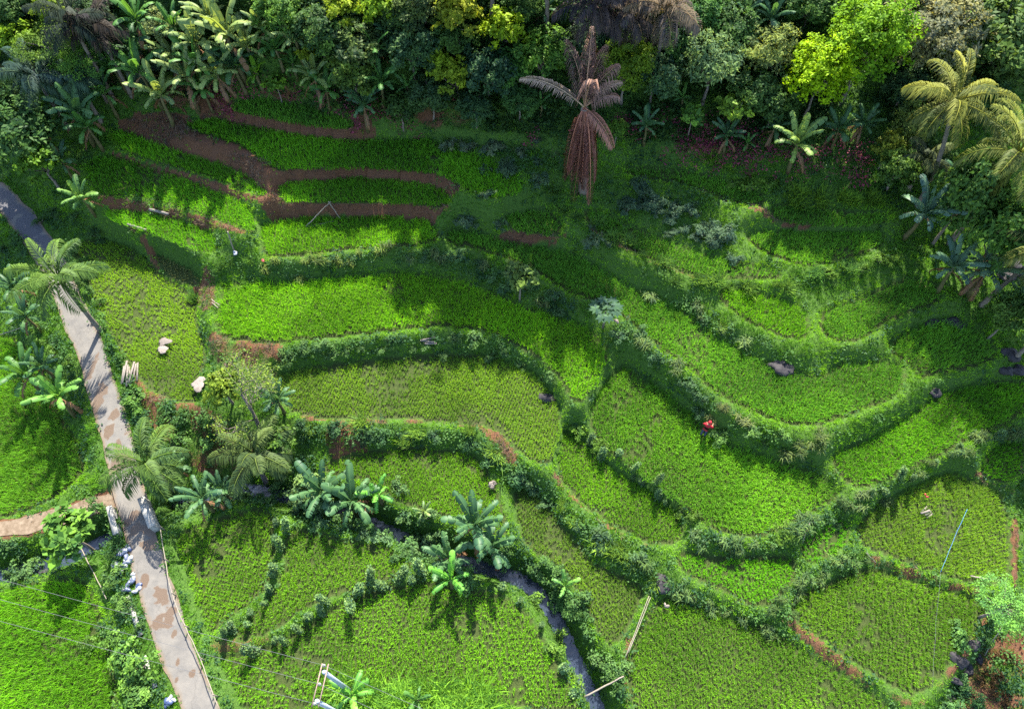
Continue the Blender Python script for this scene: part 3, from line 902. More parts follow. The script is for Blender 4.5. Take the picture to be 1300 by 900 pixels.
def build_growth():
    # short grass over the bunds and banks
    pm = openland * (1 - soilN * .93) * (1 - SHADEF * .55) * np.clip(fnoise(XX, YY, 1.5, 71) * 2.2, .4, 1)
    x, y, g = scatter(pm, 42, 11)
    n = len(x); nb = 7
    tone = np.clip((fnoise(x, y, 2.5, 72) - .5) * 2 + .12 + .65 * cell(LIPM, x, y) + g.normal(0, .15, n), 0, 1)
    th = (.09 + .27 * fnoise(x, y, 1.8, 73) ** 1.5) * g.uniform(.7, 1.3, n)
    p = np.stack([x, y, hz(x, y) - .02], 1)
    p = np.repeat(p, nb, 0) + np.c_[g.normal(0, .06, (n * nb, 2)), np.zeros(n * nb)]
    hh = np.repeat(th, nb) * g.uniform(.6, 1.1, n * nb)
    V, F, C = blades(p, hh, hh * g.uniform(.3, .9, n * nb), g.uniform(.010, .02, n * nb), np.clip(np.repeat(tone, nb) * .8 + g.uniform(0, .25, n * nb), 0, 1), g, .45)
    tag(link('bund_grass', mesh_from('bund_grass', V, F, C, M_GRASS), None, (.095, .245, .018)), 'short green grass covering the bunds and banks', 'grass', None, 'stuff')
    pm = (openland | (STEEP & VIS)) * np.clip(soilN * 1.2, 0, 1) * (Z > .9) * (Z < 7.6) * (fnoise(XX, YY, 1.3, 171) > .46)
    x, y, g = scatter(pm, 22, 15)
    n = len(x); nb = 7
    p = np.repeat(np.stack([x, y, hz(x, y)], 1), nb, 0) + np.c_[g.normal(0, .08, (n * nb, 2)), np.zeros(n * nb)]
    hh = g.uniform(.08, .3, n * nb)
    V, F, C = blades(p, hh, hh * g.uniform(.6, 1.6, n * nb), g.uniform(.010, .018, n * nb), g.uniform(0, 1, n * nb), g, .45)
    tag(link('dry_grass', mesh_from('dry_grass', V, F, C, M_DRY), None, (.075, .060, .042)), 'dry straw and dead grass on the bare earth banks', 'dry grass', None, 'stuff')
    # leafy creepers and weeds on the steep banks and verges
    gy, gx = np.gradient(Z, ST)
    steep = np.clip((np.hypot(gx, gy) - .25) * 1.6, 0, 1)
    low = np.clip((2.6 - Z) / 1.2, 0, 1)
    hm = np.zeros(Z.shape)
    for L, sz in HLINES:
        def cb(sl, d, v):
            hm[sl] = np.maximum(hm[sl], np.clip(1.1 - d / (.75 * sz), 0, 1))
        line_dist(L, 2, cb)
    hm = hm * openland
    pm = openland * (1 - soilN * .97) * np.clip(.05 + steep * .15 + low * .22 + SHADEF * .4, 0, 1) * (fnoise(XX, YY, 2.2, 81) > .42)
    pm = np.maximum(pm, hm)
    pm = np.maximum(pm, .55 * openland * (PXM > 540) * (PXM < 1150) * (PYM > 150) * (PYM < 262) * (fnoise(XX, YY, 2.6, 181) > .47))
    x, y, g = scatter(pm, 11, 12)
    n = len(x); nb = 12
    tone = np.clip((fnoise(x, y, 1.7, 82) - .5) * 2.4 + .45 + g.normal(0, .15, n), 0, 1)
    hgt = .12 + .55 * fnoise(x, y, 1.4, 83) ** 1.4 + cell(hm, x, y) * g.uniform(0, .4, n)
    c = np.repeat(np.stack([x, y, hz(x, y)], 1), nb, 0) + np.c_[g.normal(0, .16, (n * nb, 2)), g.uniform(.1, 1, n * nb) * np.repeat(hgt, nb)]
    ax = unit(np.c_[g.normal(0, 1, (n * nb, 2)), g.normal(.1, .5, n * nb)])
    sd = unit(np.cross(ax, unit(np.c_[g.normal(0, .5, (n * nb, 2)), np.ones(n * nb)])))
    L = g.uniform(.10, .24, n * nb)
    V, F, C = leaves(c, ax, sd, L, L * .6, np.clip(np.repeat(tone, nb) * .7 + g.uniform(0, .35, n * nb), 0, 1), fold=.15)
    tag(link('bank_weeds', mesh_from('bank_weeds', V, F, C, M_LEAF), None, (.034, .092, .032)), 'low leafy weeds and creepers on the banks and verges', 'weeds', None, 'stuff')
    # forest floor growth
    pm = openland * np.clip((Z - 7.7) / .8, 0, 1) * (fnoise(XX, YY, 3.0, 91) > .38)
    x, y, g = scatter(pm, 11, 13)
    n = len(x); nb = 16
    tone = np.clip((fnoise(x, y, 1.9, 92) - .5) * 2.4 + .4 + g.normal(0, .15, n), 0, 1)
    hgt = .35 + (1.1 + 2.2 * np.clip((hz(x, y) - 8.8) / 1.5, 0, 1) * np.where(cell(PXM, x, y) < 520, .25, 1)) * fnoise(x, y, 2.1, 93) ** 1.5
    c = np.repeat(np.stack([x, y, hz(x, y)], 1), nb, 0) + np.c_[g.normal(0, .33, (n * nb, 2)), g.uniform(.1, 1, n * nb) * np.repeat(hgt, nb)]
    ax = unit(np.c_[g.normal(0, 1, (n * nb, 2)), g.normal(0, .5, n * nb)])
    sd = unit(np.cross(ax, unit(np.c_[g.normal(0, .5, (n * nb, 2)), np.ones(n * nb)])))
    L = g.uniform(.16, .38, n * nb)
    V, F, C = leaves(c, ax, sd, L, L * .5, np.clip(np.repeat(tone, nb) * .7 + g.uniform(0, .35, n * nb), 0, 1), fold=.15)
    tag(link('undergrowth', mesh_from('undergrowth', V, F, C, M_LEAF), None, (.024, .062, .016)), 'dark leafy undergrowth on the forest floor', 'undergrowth', None, 'stuff')
    # reddish ground plants at the forest foot
    band = np.clip(1.6 - np.abs(PYM - (118 + (PXM - 250) * .105)) / 26, 0, 1) * (PXM > 250) * np.where(PXM > 960, .35, 1) * (PXM < 1110)
    pm = openland * band * (fnoise(XX, YY, 3.4, 96) > .44)
    x, y, g = scatter(pm, 9, 14)
    n = len(x); nb = 14
    c = np.repeat(np.stack([x, y, hz(x, y)], 1), nb, 0) + np.c_[g.normal(0, .22, (n * nb, 2)), g.uniform(.05, .7, n * nb)]
    ax = unit(np.c_[g.normal(0, 1, (n * nb, 2)), g.normal(0, .5, n * nb)])
    sd = unit(np.cross(ax, unit(np.c_[g.normal(0, .5, (n * nb, 2)), np.ones(n * nb)])))
    L = g.uniform(.12, .26, n * nb)
    V, F, C = leaves(c, ax, sd, L, L * .45, g.uniform(0, 1, n * nb), fold=.15)
    if n: tag(link('purple_ground_cover', mesh_from('purple_ground_cover', V, F, C, M_DRY), None, (.130, .024, .050)), 'purplish red ground plants along the forest foot', 'ground cover', None, 'stuff')



# ------------------------------------------------------------------ plant prototypes
def clump_crown(seed, rx, rz, nc, nl, L, asp=.5, cr=.24, shell=.55, droop=.0, flat=1.0):
    g = np.random.default_rng(seed)
    d = unit(g.normal(0, 1, (nc, 3)))
    d[:, 2] = np.where(d[:, 2] < -.35, -d[:, 2] * .6, d[:, 2])
    r = g.uniform(shell ** 2, 1, nc) ** .5
    lump = .72 + .5 * g.random(nc)
    c = d * (r * lump)[:, None] * np.array([rx, rx, rz])
    tone = g.uniform(0, 1, nc)
    n = nc * nl
    cc = np.repeat(c, nl, 0); dd = np.repeat(unit(c / np.array([rx, rx, rz]) + 1e-6), nl, 0)
    off = unit(g.normal(0, 1, (n, 3))) * (g.random(n) ** .45)[:, None] * np.array([cr * rx, cr * rx, cr * rx * .7 * flat])
    p = cc + off
    nrm = unit(dd * .5 + np.array([0, 0, .75]) + g.normal(0, .45, (n, 3)))
    ax = unit(np.cross(nrm, g.normal(0, 1, (n, 3)))); ax[:, 2] -= droop; ax = unit(ax)
    sd = unit(np.cross(nrm, ax))
    LL = L * g.uniform(.65, 1.3, n)
    v = np.clip(np.repeat(tone, nl) * .6 + g.uniform(0, .45, n), 0, 1)
    return leaves(p, ax, sd, LL, LL * asp, v, fold=.12), c


def make_tree(name, seed, hgt, rx, rz, nc, nl, L, colr, cat='tree', asp=.5, cr=.24, shell=.55, droop=0., flat=1., mat=None, trunk_r=.14, bark=None):
    root = empty(name, (0, 0, 0))
    root['category'] = cat
    (V, F, C), cl = clump_crown(seed, rx, rz, nc, nl, L, asp, cr, shell, droop, flat)
    V = V + np.array([0, 0, hgt])
    link('crown', mesh_from('crown', V, F, C, mat or M_LEAF), root, colr)
    g = np.random.default_rng(seed + 1)
    G = Geo()
    zt = max(.4, hgt - rz * .55)
    b = g.normal(0, .12, (5, 2)) * np.linspace(0, 1, 5)[:, None] * hgt * .18
    pts = np.c_[b, np.linspace(-.4, zt, 5)]
    G.tube(pts, np.linspace(trunk_r * 1.25, trunk_r * .6, 5), 8)
    top = pts[-1]
    for q in cl[:: max(1, len(cl) // 11)]:
        e = q * .9 + np.array([0, 0, hgt])
        s0 = pts[3] * .4 + top * .6
        mid = (s0 + e) / 2 + np.array([0, 0, -.05 * hgt * .3]) + g.normal(0, .08, 3)
        G.tube([s0, mid, e], [trunk_r * .5, trunk_r * .28, trunk_r * .08], 5)
    link('trunk', G.mesh('trunk', bark or M_BARK, True), root)
    root['h'] = hgt
    return root


def banana_leaf(seed, L, W, el, droop, tatter=.5):
    """one paddle leaf along +X from the origin, rising at el and arching over"""
    g = np.random.default_rng(seed)
    ns = 15
    G = Geo()
    t = np.linspace(0, 1, ns + 1)
    ang = el - droop * t ** 1.4
    step = L / ns
    x = np.r_[0, np.cumsum(np.cos(ang[:-1]) * step)]; z = np.r_[0, np.cumsum(np.sin(ang[:-1]) * step)]
    pts = np.stack([x, np.zeros_like(x), z], 1)
    G.tube(pts, np.linspace(.045, .012, ns + 1), 5, 1.0)
    w = W * np.clip((t - .12) / .12, 0, 1) ** .6 * np.sqrt(np.clip(1 - ((t - .52) / .50) ** 4, 0.0, 1)) * .5
    tilt = g.uniform(.12, .4)
    base_tone = g.uniform(.15, .75)
    for sgn in (-1, 1):
        k = 0
        dr = tilt
        while k < ns:
            if t[k + 1] < .12: k += 1; continue
            run = int(g.integers(1, 4)) if g.random() < tatter else int(g.integers(3, 7))
            e = min(ns, k + run)
            dr = tilt + (g.uniform(-.15, .6) if g.random() < tatter else g.uniform(-.08, .12))
            sh = g.uniform(-.04, .10)
            rows = []
            for i in range(k, e + 1):
                wi = w[i] * (1 if (k < i < e) else .93)
                o = pts[i] + np.array([sh, 0, 0]) * wi
                m_ = o + np.array([.12 * wi, sgn * wi * .55 * math.cos(dr * .6), wi * .18 - wi * .55 * math.sin(dr * .6) * .8])
                q = o + np.array([.26 * wi, sgn * wi * math.cos(dr), wi * .12 - wi * math.sin(dr)])
                rows.append((pts[i] + np.array([0, 0, .012]), m_, q))
            rows = np.array(rows)
            if e - k > 1 or True:
                sq = .028
                rows[0, 1:, 0] += sq; rows[-1, 1:, 0] -= sq
            n = len(rows)
            idx = np.arange(n * 3).reshape(n, 3)
            F = []
            for i in range(n - 1):
                for j in range(2):
                    F.append((idx[i, j], idx[i + 1, j], idx[i + 1, j + 1], idx[i, j + 1]))
            tone = np.clip(base_tone + g.normal(0, .06), 0, 1)
            cc = np.tile([min(1, tone + .25), tone, max(0, tone - .08)], n)
            G.add(rows.reshape(-1, 3), F, cc)
            k = e
    return G


def make_banana(seed, stem_h, L, nleaf, colr, dead=2, tatter=.5):
    g = np.random.default_rng(seed)
    root = empty('banana_plant'); root['category'] = 'banana plant'
    G = Geo()
    pts = np.c_[g.normal(0, .03, (5, 2)), np.linspace(-.2, stem_h, 5)]
    G.tube(pts, [.17, .15, .125, .11, .08], 9)
    link('stem', G.mesh('stem', M_PSEUDO, True), root)
    top = pts[-1]
    a = g.uniform(0, 6.28)
    for i in range(nleaf):
        f = i / max(1, nleaf - 1)
        a += 2.4 + g.normal(0, .25)
        el = R(80) - R(50) * f + g.normal(0, .10)
        dr = R(35) + R(85) * f + g.normal(0, .15)
        LL = L * (.72 + .3 * math.sin(math.pi * min(1, f + .25))) * g.uniform(.9, 1.1)
        lf = banana_leaf(int(g.integers(1e6)), LL, LL * g.uniform(.21, .25), el, dr, tatter * (.4 + f))
        o = link('leaf', lf.mesh('leaf', M_GLOSSY, True), root, colr)
        if i == 0: o['label'] = 'upright youngest leaf, lighter green than the rest'; o.color = (colr[0] * 1.5, colr[1] * 1.35, colr[2] * .8, 1)
        o.location = (*top[:2], top[2] - .25 * f)
        o.rotation_euler = (0, 0, a)
    for i in range(dead):
        lf = banana_leaf(int(g.integers(1e6)), L * .75, L * .16, R(-25), R(55), .9)
        o = link('dry_leaf', lf.mesh('dry_leaf', M_DRY, True), root, (.10, .062, .032))
        o['label'] = 'brown withered leaf hanging by the stem'
        o.location = (*top[:2], top[2] - .4)
        o.rotation_euler = (0, 0, g.uniform(0, 6.28))
    return root


def frond_geo(seed, L, el, droop, nl=44, ll=.85, hang=.55, wid=.05, tone=None, twist=.0, pw=1.5):
    g = np.random.default_rng(seed)
    ns = 14
    t = np.linspace(0, 1, ns + 1)
    ang = el - droop * t ** pw
    step = L / ns
    x = np.r_[0, np.cumsum(np.cos(ang[:-1]) * step)]; z = np.r_[0, np.cumsum(np.sin(ang[:-1]) * step)]
    y = twist * L * t ** 2
    pts = np.stack([x, y, z], 1)
    G = Geo()
    G.tube(pts, np.linspace(.06, .012, ns + 1), 5, .9)
    s = np.linspace(.16, .995, nl)
    base_tone = g.uniform(.2, .7) if tone is None else tone
    for sgn in (-1, 1):
        p = np.stack([np.interp(s, t, pts[:, k]) for k in range(3)], 1)
        T = unit(np.stack([np.interp(s, t, np.gradient(pts[:, k])) for k in range(3)], 1))
        fwd = .45 + .5 * s
        side = np.array([0, sgn, 0])
        d = unit(T * fwd[:, None] + side * 1.0 + np.array([0, 0, .25]) + g.normal(0, .07, (nl, 3)))
        l = ll * (np.sin(np.pi * np.clip(s * .92 + .08, 0, 1)) ** .55) * g.uniform(.88, 1.1, nl) + .12
        mid = p + d * (l * .5)[:, None]
        tip = p + d * l[:, None] * .85 + np.array([0, 0, -1]) * (l * hang * g.uniform(.7, 1.3, nl))[:, None]
        w = np.cross(d, np.array([0, 0, 1.0])); w = unit(w) * wid
        V = np.stack([p, mid + w, tip, mid - w], 1).reshape(-1, 3)
        G.add(V, np.arange(nl * 4).reshape(nl, 4), np.repeat(np.clip(base_tone + g.normal(0, .12, nl), 0, 1), 4))
    return G


def make_palm(seed, nf, L, colr, vec, trunk_r=.16, name='coconut_palm', cat='palm', hang=.75, dead=0, ll=.85, nuts=True, wid=.036):
    """palm whose crown sits at vec from its base"""
    g = np.random.default_rng(seed)
    root = empty(name); root['category'] = cat
    vec = np.array(vec, float)
    t = np.linspace(0, 1, 16)
    pts = vec[None] * t[:, None]
    bow = np.array([vec[0], vec[1], 0]) * .18
    pts = pts - bow[None] * (np.sin(t * np.pi))[:, None]
    pts[0, 2] -= .4
    rad = np.interp(t, [0, .06, .3, 1], [trunk_r * 1.7, trunk_r * 1.2, trunk_r, trunk_r * .75]) * (1 + .05 * (np.arange(16) % 2))
    G = Geo().tube(pts, rad, 9)
    link('trunk', G.mesh('trunk', M_BARK, True), root)
    a = g.uniform(0, 6.28)
    for i in range(nf):
        f = i / (nf - 1)
        a += 2.4 + g.normal(0, .2)
        el = R(80) - R(92) * f + g.normal(0, .08)
        dr = R(45) + R(45) * (1 - abs(f - .5)) + g.normal(0, .12)
        fr = frond_geo(int(g.integers(1e6)), L * (.75 + .3 * math.sin(math.pi * min(1, .2 + f * .8))) * g.uniform(.92, 1.08), el, dr, 40, ll, hang, wid, None, g.uniform(-.08, .08))
        o = link('frond', fr.mesh('frond', M_LEAF), root, colr)
        o.location = vec + np.array([0, 0, .1])
        o.rotation_euler = (0, 0, a)
        if f > 1 - dead and dead:
            o.color = (.20, .13, .07, 1); o['label'] = 'withered brown frond'
    if nuts:
        G = Geo()
        for i in range(7):
            aa = g.uniform(0, 6.28)
            G.blob(vec + np.array([.24 * math.cos(aa), .24 * math.sin(aa), -.15 + g.uniform(-.12, .1)]), .12, .05, 8, 6)
        link('coconut_bunch', G.mesh('coconut_bunch', M_PSEUDO, True), root)
    return root


def make_shrub(name, seed, r, nl, L, colr, asp=.5, cat='shrub', nc=16, z=.55, mat=None):
    g = np.random.default_rng(seed)
    root = empty(name); root['category'] = cat
    (V, F, C), cl = clump_crown(seed, r, r * .75, nc, nl, L, asp, .34, .35)
    V = V + np.array([0, 0, r * z])
    k = V[:, 2] > -.05
    V[:, 2] = np.maximum(V[:, 2], 0.02)
    link('foliage', mesh_from('foliage', V, F, C, mat or M_LEAF), root, colr)
    G = Geo()
    for q in cl[::3]:
        G.tube([(0, 0, -.1), q * .4 + np.array([0, 0, r * .35]), q * .85 + np.array([0, 0, r * z])], [.03, .02, .008], 4)
    link('stem', G.mesh('stem', M_BARK), root)
    return root


def strap_clump(name, seed, r, n, colr, cat, w=.05, h=.9, stems=5):
    """maize or cane like clump: stalks with long arching strap leaves"""
    g = np.random.default_rng(seed)
    root = empty(name); root['category'] = cat
    Gs = Geo(); V, F, C = [], [], []
    G = Geo()
    for s in range(stems):
        b = np.r_[g.normal(0, r * .4, 2), 0]
        tip = b + np.r_[g.normal(0, .18, 2), h * g.uniform(.8, 1.15)]
        Gs.tube([b - [0, 0, .1], (b + tip) / 2, tip], [.022, .018, .008], 5)
        for i in range(n):
            f = g.uniform(.15, 1)
            p = b + (tip - b) * f
            a = g.uniform(0, 6.28)
            d = np.array([math.cos(a), math.sin(a), 0]); sd = np.array([-d[1], d[0], 0]) * w
            l = r * g.uniform(.6, 1.1)
            q1 = p + d * l * .45 + np.array([0, 0, l * .38]); q2 = p + d * l + np.array([0, 0, l * g.uniform(-.45, .2)])
            tn = g.uniform(0, 1)
            G.add([p - sd * .5, p + sd * .5, q1 + sd, q1 - sd, q2 + sd * .08, q2 - sd * .08], [(0, 1, 2, 3), (3, 2, 4, 5)], tn)
    link('stem', Gs.mesh('stem', M_PSEUDO), root)
    link('foliage', G.mesh('foliage', M_GRASS), root, colr)
    return root


def bean_stake(seed, h, colr):
    """climbing beans smothering a leaning stake"""
    g = np.random.default_rng(seed)
    root = empty('climbing_bean_plant'); root['category'] = 'bean plant'
    lean = np.r_[g.normal(0, .18, 2), 1] * h
    Geo_ = Geo().tube([(0, 0, -.1), lean * .5, lean * 1.04], [.02, .018, .012], 5)
    link('stake', Geo_.mesh('stake', M_BAMBOO), root)
    n = 560
    f = g.random(n) ** .8
    p = lean[None] * f[:, None] + unit(g.normal(0, 1, (n, 3))) * (g.random(n) ** .5 * (.38 - .12 * f))[:, None]
    p[:, 2] = np.maximum(p[:, 2], .05)
    nrm = unit(np.array([0, 0, .8]) + g.normal(0, .55, (n, 3)))
    ax = unit(np.cross(nrm, g.normal(0, 1, (n, 3)))); sd = unit(np.cross(nrm, ax))
    LL = g.uniform(.09, .17, n)
    V, F, C = leaves(p, ax, sd, LL, LL * .75, g.random(n), fold=.12)
    link('vine', mesh_from('vine', V, F, C, M_LEAF), root, colr)
    return root


def tussock(seed, r, n, colr):
    g = np.random.default_rng(seed)
    p = np.c_[g.normal(0, r * .35, (n, 2)), np.zeros(n)]
    h = g.uniform(.4, .9, n) * r
    V, F, C = blades(p, h, h * g.uniform(.4, 1.3, n), g.uniform(.02, .036, n), g.random(n), g, .4)
    o = link('grass_tussock', mesh_from('grass_tussock', V, F, C, M_GRASS), None, colr)
    o['category'] = 'grass tussock'
    return o


# palettes (base colours)
LIME = (.150, .270, .008); YG = (.105, .190, .010); DARK = (.036, .088, .022); MIDG = (.062, .140, .024)
PALE = (.150, .180, .095); BLUEG = (.040, .095, .055); GREYG = (.125, .140, .085)

# ------------------------------------------------------------------ planting
def px_scale(p):
    """photo pixels per metre at a point"""
    return FPX / (p.y * cp - (p.z - CAM_H) * sp)


PARK = []          # prototypes; every one is placed at least once


TREES = {
 'round':   lambda: make_tree('broadleaf_tree', 11, 3.5, 2.4, 2.4, 95, 34, 0.375, MIDG),
 'tall':    lambda: make_tree('broadleaf_tree', 12, 5.6, 2.3, 3.4, 110, 34, 0.350, MIDG, cr=.22),
 'dense':   lambda: make_tree('broadleaf_tree', 13, 3.7, 2.9, 2.7, 120, 36, 0.425, DARK, cr=.22, asp=.45),
 'open':    lambda: make_tree('broadleaf_tree', 14, 4.0, 2.3, 2.1, 46, 34, 0.450, YG, cr=.26, asp=.55, shell=.3),
 'umbrella':lambda: make_tree('broadleaf_tree', 15, 5.5, 3.1, 1.0, 60, 60, 0.213, MIDG, cr=.23, asp=.4, flat=.6),
 'lime':    lambda: make_tree('broadleaf_tree', 16, 5.0, 2.7, 3.5, 210, 40, .27, LIME, cr=.20, shell=.68, asp=.55),
 'grey':    lambda: make_tree('broadleaf_tree', 17, 5.0, 3.6, 3.0, 170, 40, 0.325, GREYG, cr=.16, asp=.5),
 'broad':   lambda: make_tree('broadleaf_tree', 18, 3.4, 1.5, 1.1, 30, 16, 0.525, MIDG, cr=.26, asp=.6, shell=.3, trunk_r=.08),
 'droop':   lambda: make_tree('broadleaf_tree', 19, 3.8, 2.6, 2.6, 90, 34, 0.425, PALE, cr=.24, asp=.30, droop=.5),
}
TR = {}
TREE_SIZE = {'round': (3.5, 2.4), 'tall': (5.6, 2.3), 'dense': (3.7, 2.9), 'open': (4.0, 2.3), 'umbrella': (5.5, 3.1), 'lime': (5.0, 2.7), 'grey': (5.0, 3.6), 'broad': (3.4, 1.5), 'droop': (3.8, 2.6)}


def tree(px, py, rpx, kind, tint, label, hs=1.0, group=None):
    h0, r0 = TREE_SIZE[kind]
    p = at_height(px, py, 5)
    for _ in range(4):
        s = 1.12 * rpx / px_scale(p) / r0
        p = at_height(px, py, h0 * s * hs)
    if kind not in TR: TR[kind] = TREES[kind]()
    z = float(hz(p.x, p.y))
    j = np.random.default_rng(int(px * 7 + py * 13 + 5000)).uniform(.88, 1.12, 3)
    return place(TR[kind], (p.x, p.y, z), random.uniform(0, 6.28), (s, s, s * hs), label, 'tree', group,
                 tuple(min(.6, c * k) for c, k in zip(tint, j)))


FOREST = [
 # upper left
 (20,52,27,'open',YG,'yellow green tree at the upper left edge of the forest'),
 (62,50,40,'umbrella',MIDG,'flat crowned feathery tree in the upper left corner'),
 (104,74,34,'umbrella',MIDG,'smaller flat crowned tree beside the feathery corner tree'),
 (205,38,20,'droop',(.12,.19,.09),'small pale round tree on a thin bare trunk'),
 (26,168,46,'dense',(0.036,0.087,0.029),'large dark dense tree above the bend of the road'),
 (8,128,24,'droop',(.08,.13,.04),'pale leafed tree cut by the left edge above the road'),
 (50,205,26,'open',(.075,.14,.015),'dark tree with yellow sprigs just above the road bend'),
 (62,4,22,'open',YG,'yellow green tree cut by the top edge, far left'),
 (10,12,24,'dense',DARK,'dark tree in the extreme top left corner'),
 (118,22,26,'dense',(0.031,0.073,0.031),'shadowy tree between the dark palms at top left'),
 # upper middle
 (352,14,30,'dense',(0.056,0.126,0.022),'dark green tree on the top edge left of the yellow green pair'),
 (434,10,26,'open',(.135,.215,.010),'bright yellow green tree on the top edge, left one of a pair'),
 (482,6,25,'open',(.10,.185,.012),'yellow green tree on the top edge, right one of a pair'),
 (532,16,28,'round',(.04,.09,.025),'mid green tree between the top edge yellow green trees'),
 (580,18,32,'open',(.12,.19,.015),'sunlit open tree with dark gaps near the top middle'),
 (640,38,28,'open',(.14,.22,.010),'bright yellow green tree left of the grey palms'),
 (553,76,21,'open',(.12,.20,.014),'small bright open tree, upper left of the linked pair'),
 (580,98,24,'open',(.115,.20,.014),'small bright open tree, lower right of the linked pair'),
 (452,62,32,'round',(.045,.085,.03),'dark round tree behind the middle banana plants'),
 (430,52,28,'round',(.05,.10,.025),'mid green tree half hidden behind the dark round tree'),
 (448,92,30,'round',(.05,.09,.018),'olive tree standing among the middle banana plants'),
 (404,38,32,'dense',DARK,'dark tree behind the left middle banana plants'),
 (390,68,13,'broad',(.12,.20,.015),'little yellow leafed tree between two bananas'),
 (350,106,13,'broad',(.08,.17,.02),'little bright green tree by the reddish bank'),
 (522,62,32,'dense',(0.031,0.077,0.033),'dark shadowed tree left of the bright open trees'),
 (620,92,32,'dense',(0.028,0.070,0.033),'dark shadowed tree right of the bright open trees'),
 (508,22,24,'dense',DARK,'dark tree between the top edge trees, left of centre'),
 (548,122,26,'dense',(0.031,0.077,0.026),'dark bushy tree low on the slope above the cassava shrubs'),
 (508,138,20,'round',(.03,.075,.02),'small dark tree right of the lowest middle banana'),
 (604,138,22,'dense',(0.031,0.070,0.029),'dark low tree under the linked pair of open trees'),
 (660,128,22,'dense',(0.034,0.084,0.024),'dark low tree beside the young banana by the dead palm'),
 (690,72,33,'round',(.05,.13,.018),'green round tree left of the dead brown palm'),
 (650,84,28,'dense',DARK,'dark tree under the green round tree by the dead palm'),
 # upper right of the dead palm
 (796,84,29,'lime',(.070,.155,.012),'compact bright green tree just right of the dead palm'),
 (832,96,29,'dense',(0.042,0.098,0.044),'blue green tree touching the compact bright tree'),
 (905,84,36,'droop',(.10,.16,.075),'pale green tree with drooping feathery leaves'),
 (862,58,27,'dense',DARK,'dark tree behind the blue green tree'),
 (930,40,32,'dense',DARK,'dark tree on the slope above the drooping pale tree'),
 (890,18,26,'dense',(0.042,0.105,0.028),'dark tree by the top edge right of the grey palms'),
 (932,138,19,'broad',(.11,.20,.03),'young tree with broad light leaves above the right bank'),
 (880,148,15,'broad',(.075,.16,.03),'young broad leafed tree left of the light leaved one'),
 (783,166,13,'round',(.06,.13,.02),'small bushy tree at the foot of the bright compact tree'),
 (975,70,32,'droop',(.13,.17,.07),'pale yellowish tree left of the lime green tree'),
 (962,118,30,'dense',DARK,'dark tree under the pale yellowish tree'),
 (730,62,30,'dense',(0.028,0.063,0.033),'dark tree behind the dead palm crown'),
 (1044,94,35,'lime',(.170,.290,.004),'brightest lime green tree of the whole forest'),
 (1102,56,45,'lime',(.095,.195,.007),'tall yellow green tree behind the brightest lime tree'),
 (1186,40,57,'grey',GREYG,'large silvery grey green tree at the upper right'),
 (1272,58,58,'dense',(0.048,0.105,0.026),'large dark glossy tree in the top right corner'),
 (1240,118,36,'dense',DARK,'dark tree behind the coconut fronds on the right'),
 (1150,112,26,'dense',(0.031,0.077,0.033),'dark tree between the silvery tree and the palms'),
 (1160,162,26,'droop',(.09,.14,.03),'mottled tree left of the first coconut palm'),
 (1132,186,20,'open',(.11,.16,.02),'yellow flecked bush like tree at the forest foot'),
 (1030,8,28,'dense',DARK,'dark tree on the top edge above the lime tree'),
 (985,132,26,'dense',DARK,'dark tree above the dark leaved banana'),
 (1285,8,30,'dense',(0.042,0.091,0.033),'dark tree cut by the top right corner'),
 (1140,10,26,'dense',DARK,'dark tree on the top edge left of the silvery tree'),
 (770,48,26,'dense',(0.031,0.070,0.037),'dark tree under the grey palm fronds'),
 (575,48,26,'dense',DARK,'dark tree behind the sunlit open tree'),
 (665,6,24,'dense',DARK,'dark tree on the top edge left of the grey palms'),
 # right side thicket
 (1232,246,38,'dense',(0.049,0.112,0.024),'dark rounded tree between the two coconut trunks', 1.8),
 (1278,300,38,'dense',(.045,.10,.02),'dark green tree by the right edge under the palms', 1.8),
 (1142,214,24,'round',(.06,.12,.02),'bushy tree at the left edge of the palm thicket'),
 (1185,200,22,'dense',DARK,'dark tree below the first coconut crown'),
 (1285,400,26,'dense',(0.049,0.119,0.028),'dark tree at the right edge beside the shaded paddies', 1.5),
 # lower left and centre
 (86,678,31,'broad',(.075,.165,.03),'spreading leafy tree beside the dirt track and stream'),
 (1280,768,36,'umbrella',(.10,.24,.06),'feathery light green tree at the lower right edge'),
 (345,560,24,'open',(.055,.12,.025),'leafy tree beside the bare branched tree'),
 (282,492,22,'open',(.085,.16,.022),'sparse yellow green tree under the bare branches'),
 (396,628,24,'round',(.075,.14,.055),'pale bushy tree left of the central banana clump'),
 (660,352,20,'broad',(.06,.13,.035),'thin branched small tree on the long hedge bund'),
]
for f in FOREST:
    tree(*f)
# unseen trees added past the top edge to shade the terraces, continuing the forest
for i, (px, py, r, kd, hs) in enumerate([(560,-85,44,'tall',1),(700,-90,50,'tall',1.2),(620,-95,50,'tall',1.15),(780,-95,52,'tall',1.25)]):
    tree(px, py, r, kd, DARK, 'unseen dark tall tree added beyond the top edge to cast shade', hs, 'added shade trees beyond the top edge')
for i, (px, py, r, kd, hs) in enumerate([(1350,250,44,'tall',1.2),(1350,400,40,'tall',1.0)]):  # unseen trees added past the right edge to shade the paddies there
    tree(px, py, r, kd, DARK, 'unseen dark tall tree added beyond the right edge to cast shade', hs, 'added shade trees beyond the right edge')

# ---- banana plants: (x, y of the crown in the photo, leaf length in px, tint, label)
BAN = {}
BPROTO = {'full': (81, 2.5, 2.3, 13, 2), 'young': (82, 1.5, 1.8, 8, 0), 'tall': (83, 3.0, 2.4, 12, 2), 'ragged': (84, 2.7, 2.5, 13, 3)}


